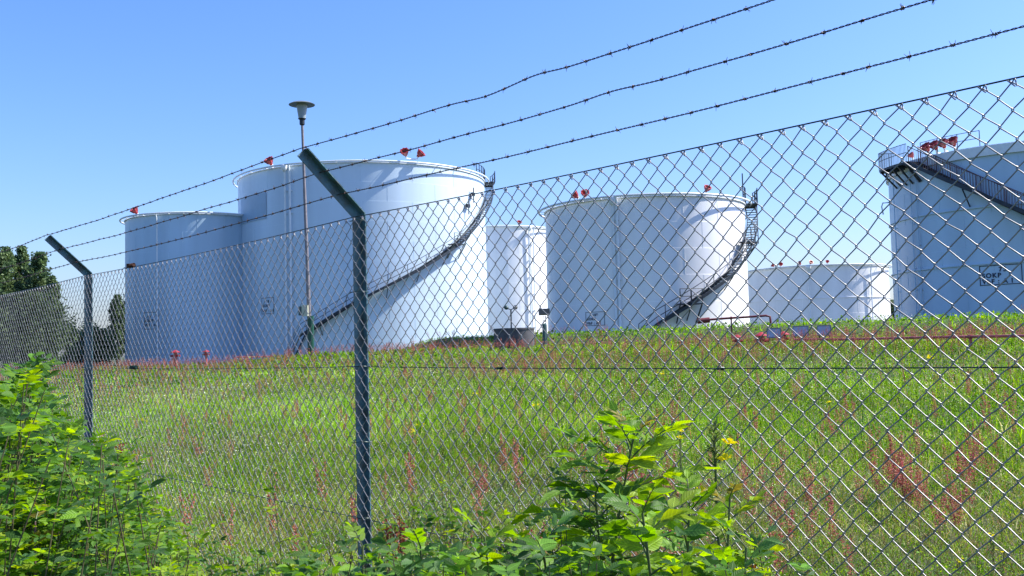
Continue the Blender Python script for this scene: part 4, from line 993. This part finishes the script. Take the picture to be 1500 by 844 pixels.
def yflower(x, y, d, size, label, n=5):
    p = at_d(x, y, d); z0 = float(ground_z(p[0], p[1])); h = max(.08, p[2]-z0); root = empty('yellow_flower', (p[0], p[1], z0), label, 'wildflower', 0, FG)
    mb = MB(); st = MB()
    for k in range(n):
        c = np.array([rng.normal(0, size*1.3), rng.normal(0, size*1.3), h+rng.normal(0, size*.6)]); petals(mb, c, size, (rng.uniform(-1, .2), rng.uniform(-.5, .5))); st.tube([[0, 0, 0], c*[.4, .4, .6], c], .0016, 4)
    mb.build('petals', 'petal', root, smooth=False); st.build('stalks', 'stem', root)
def gd(x, y, h): return float(hit(x, y, h)[2])
for x, y, n, lab in ((697, 578, 6, 'yellow flower cluster in the grass left of the mesh centre'), (604, 632, 7, 'yellow flower cluster just right of the near post, larger'), (618, 624, 4, 'smaller yellow flower beside the larger cluster right of the near post'), (785, 594, 5, 'yellow flower cluster in mid meadow, centre of the picture'), (1363, 523, 9, 'bright yellow flowers on the far meadow below the near right tank'), (1453, 785, 6, 'yellow flowers low at the right edge'), (1467, 808, 5, 'orange yellow flower at the bottom right edge'), (1402, 820, 5, 'yellow flower among grass at the bottom right'), (1217, 590, 4, 'yellow flower in the leafy weeds right of the saplings'), (968, 548, 6, 'yellow flower clump in the meadow above the tallest sapling'), (210, 615, 5, 'yellow flower behind the mesh right of the far post'), (275, 697, 4, 'yellow flower low behind the left mesh'), (160, 700, 3, 'yellow flower near the far post foot')):
    dd = gd(x, y, .22); 
    if dd > 60: dd = 40
    yflower(x, y, dd, .010 if dd < 7 else .014*dd/9, lab, n)
for x, y, dd, lab in ((823, 697, 3.1, 'yellow vetch flower at the left side of the tallest sapling, upper'), (866, 728, 3.0, 'yellow vetch flower at the left side of the tallest sapling, lower'), (996, 642, 3.0, 'yellow star flower at the right tip of the tallest sapling')):
    yflower(x, y, dd, .013, lab, 2)
# ------------------------------------------------------------------ trees
def tree(x, ytop, D, wpx, label, dark=1.0, nclump=110, per=110, ybase=520, cone=.6, group='trees beyond the meadow at left', name='tree', leaf=.16):
    top = at_d(x, ytop, D); H = top[2]; W = wpx/FPX*D/2; root = empty(name, (top[0], top[1], 0), label, 'tree' if name == 'tree' else 'bush', 0, group)
    mb = MB(); mb.tube([(0, 0, -.3), (.1, 0, H*.3), (0, .1, H*.6), (0, 0, H*.93)], [H*.022, H*.017, H*.01, H*.003], 8)
    for k in range(9):
        z = H*rng.uniform(.2, .8); a = rng.uniform(0, 6.28); L = W*rng.uniform(.5, .9); mb.tube([(0, 0, z), (L*.5*math.cos(a), L*.5*math.sin(a), z+L*.35), (L*math.cos(a), L*math.sin(a), z+L*.9)], [H*.007, H*.005, H*.002], 5)
    mb.build('trunk', 'bark', root)
    Vs = []; cs = []
    for k in range(nclump):
        u = rng.random()**.85; z = H*(.10+.88*u); prof = W*math.sin(math.pi*min(1, (u*.86+.14)))**.6*(1.05-cone*u*.55); a = rng.uniform(0, 6.28); rr = prof*math.sqrt(rng.uniform(.15, 1)); c = np.array([rr*math.cos(a), rr*math.sin(a), z]); cr = W*rng.uniform(.18, .34)
        n = per; p = nrm(rng.normal(size=(n, 3)))*(rng.random((n, 1))**.4)*cr*[1, 1, 1.25]*np.where(rng.random((n, 1)) < .14, 1.55, 1)+c; p[:, 2] = np.minimum(p[:, 2], H)
        A = nrm(rng.normal(size=(n, 3)))*leaf*rng.uniform(.5, 1.2, (n, 1)); B = nrm(np.cross(A, rng.normal(size=(n, 3))))*leaf*.6
        Vs.append(np.stack([p-A, p-B, p+A, p+B], 1).reshape(-1, 3)); t = np.array([(.075, .135, .06), (.105, .175, .06), (.135, .20, .075)][rng.integers(3)])*dark*rng.uniform(.8, 1.2, (n, 1)); cs.append(np.repeat(t[:, None], 4, 1).reshape(-1, 3))
    V = np.concatenate(Vs); n = len(V)//4; T = (np.array([[0, 1, 2], [0, 2, 3]])[None]+(np.arange(n)*4)[:, None, None]).reshape(-1, 3)
    np_mesh('crown', V, T, 'crown', root, np.concatenate(cs)); return root
tree(8, 362, 105, 46, 'dark green tree cut by the left edge of the picture')
tree(32, 361, 108, 34, 'slim tree with a pointed top, second from the left edge')
tree(58, 370, 104, 50, 'broadest dark tree of the left group, right of the pointed one')
tree(78, 404, 102, 26, 'lower tree at the right end of the left group')
tree(-30, 375, 100, 60, 'dark tree just off the left edge')
tree(40, 430, 96, 120, 'wide low tree filling the foot of the left group', .55, nclump=90)
tree(172, 432, 150, 30, 'dark narrow tree peeping out behind the far left tank', .8, group=None)
tree(196, 420, 155, 40, 'dark tree mostly hidden behind the far left tank', .8, group=None)
tree(1304, 440, 175, 30, 'small tree in the slit left of the near right tank', .9, group=None)
for k, (x, yt, wp) in enumerate(((100, 478, 42), (130, 474, 44), (150, 482, 34), (118, 497, 40), (-60, 470, 70))):
    tree(x, yt, 118, wp, ['olive bush in the gap between tree group and far post', 'brownish bush directly behind the far fence post', 'bush right of the far fence post, before the far left tank', 'low yellow-green bush between the tree group and the far post', 'bush off the left edge below the trees'][k], 1.25, 46, 60, group='bushes beyond the meadow', name='bush', cone=.2)
for k in range(16):
    x = -700+k*46 if k < 8 else 1540+(k-8)*70
    tree(x, rng.uniform(430, 470), 170, 90, 'tree of the far tree line outside the meadow', .9, 30, 50, group='far tree line', leaf=.3)
# camera side and world done
scene.render.resolution_x = 1024; scene.render.resolution_y = 576
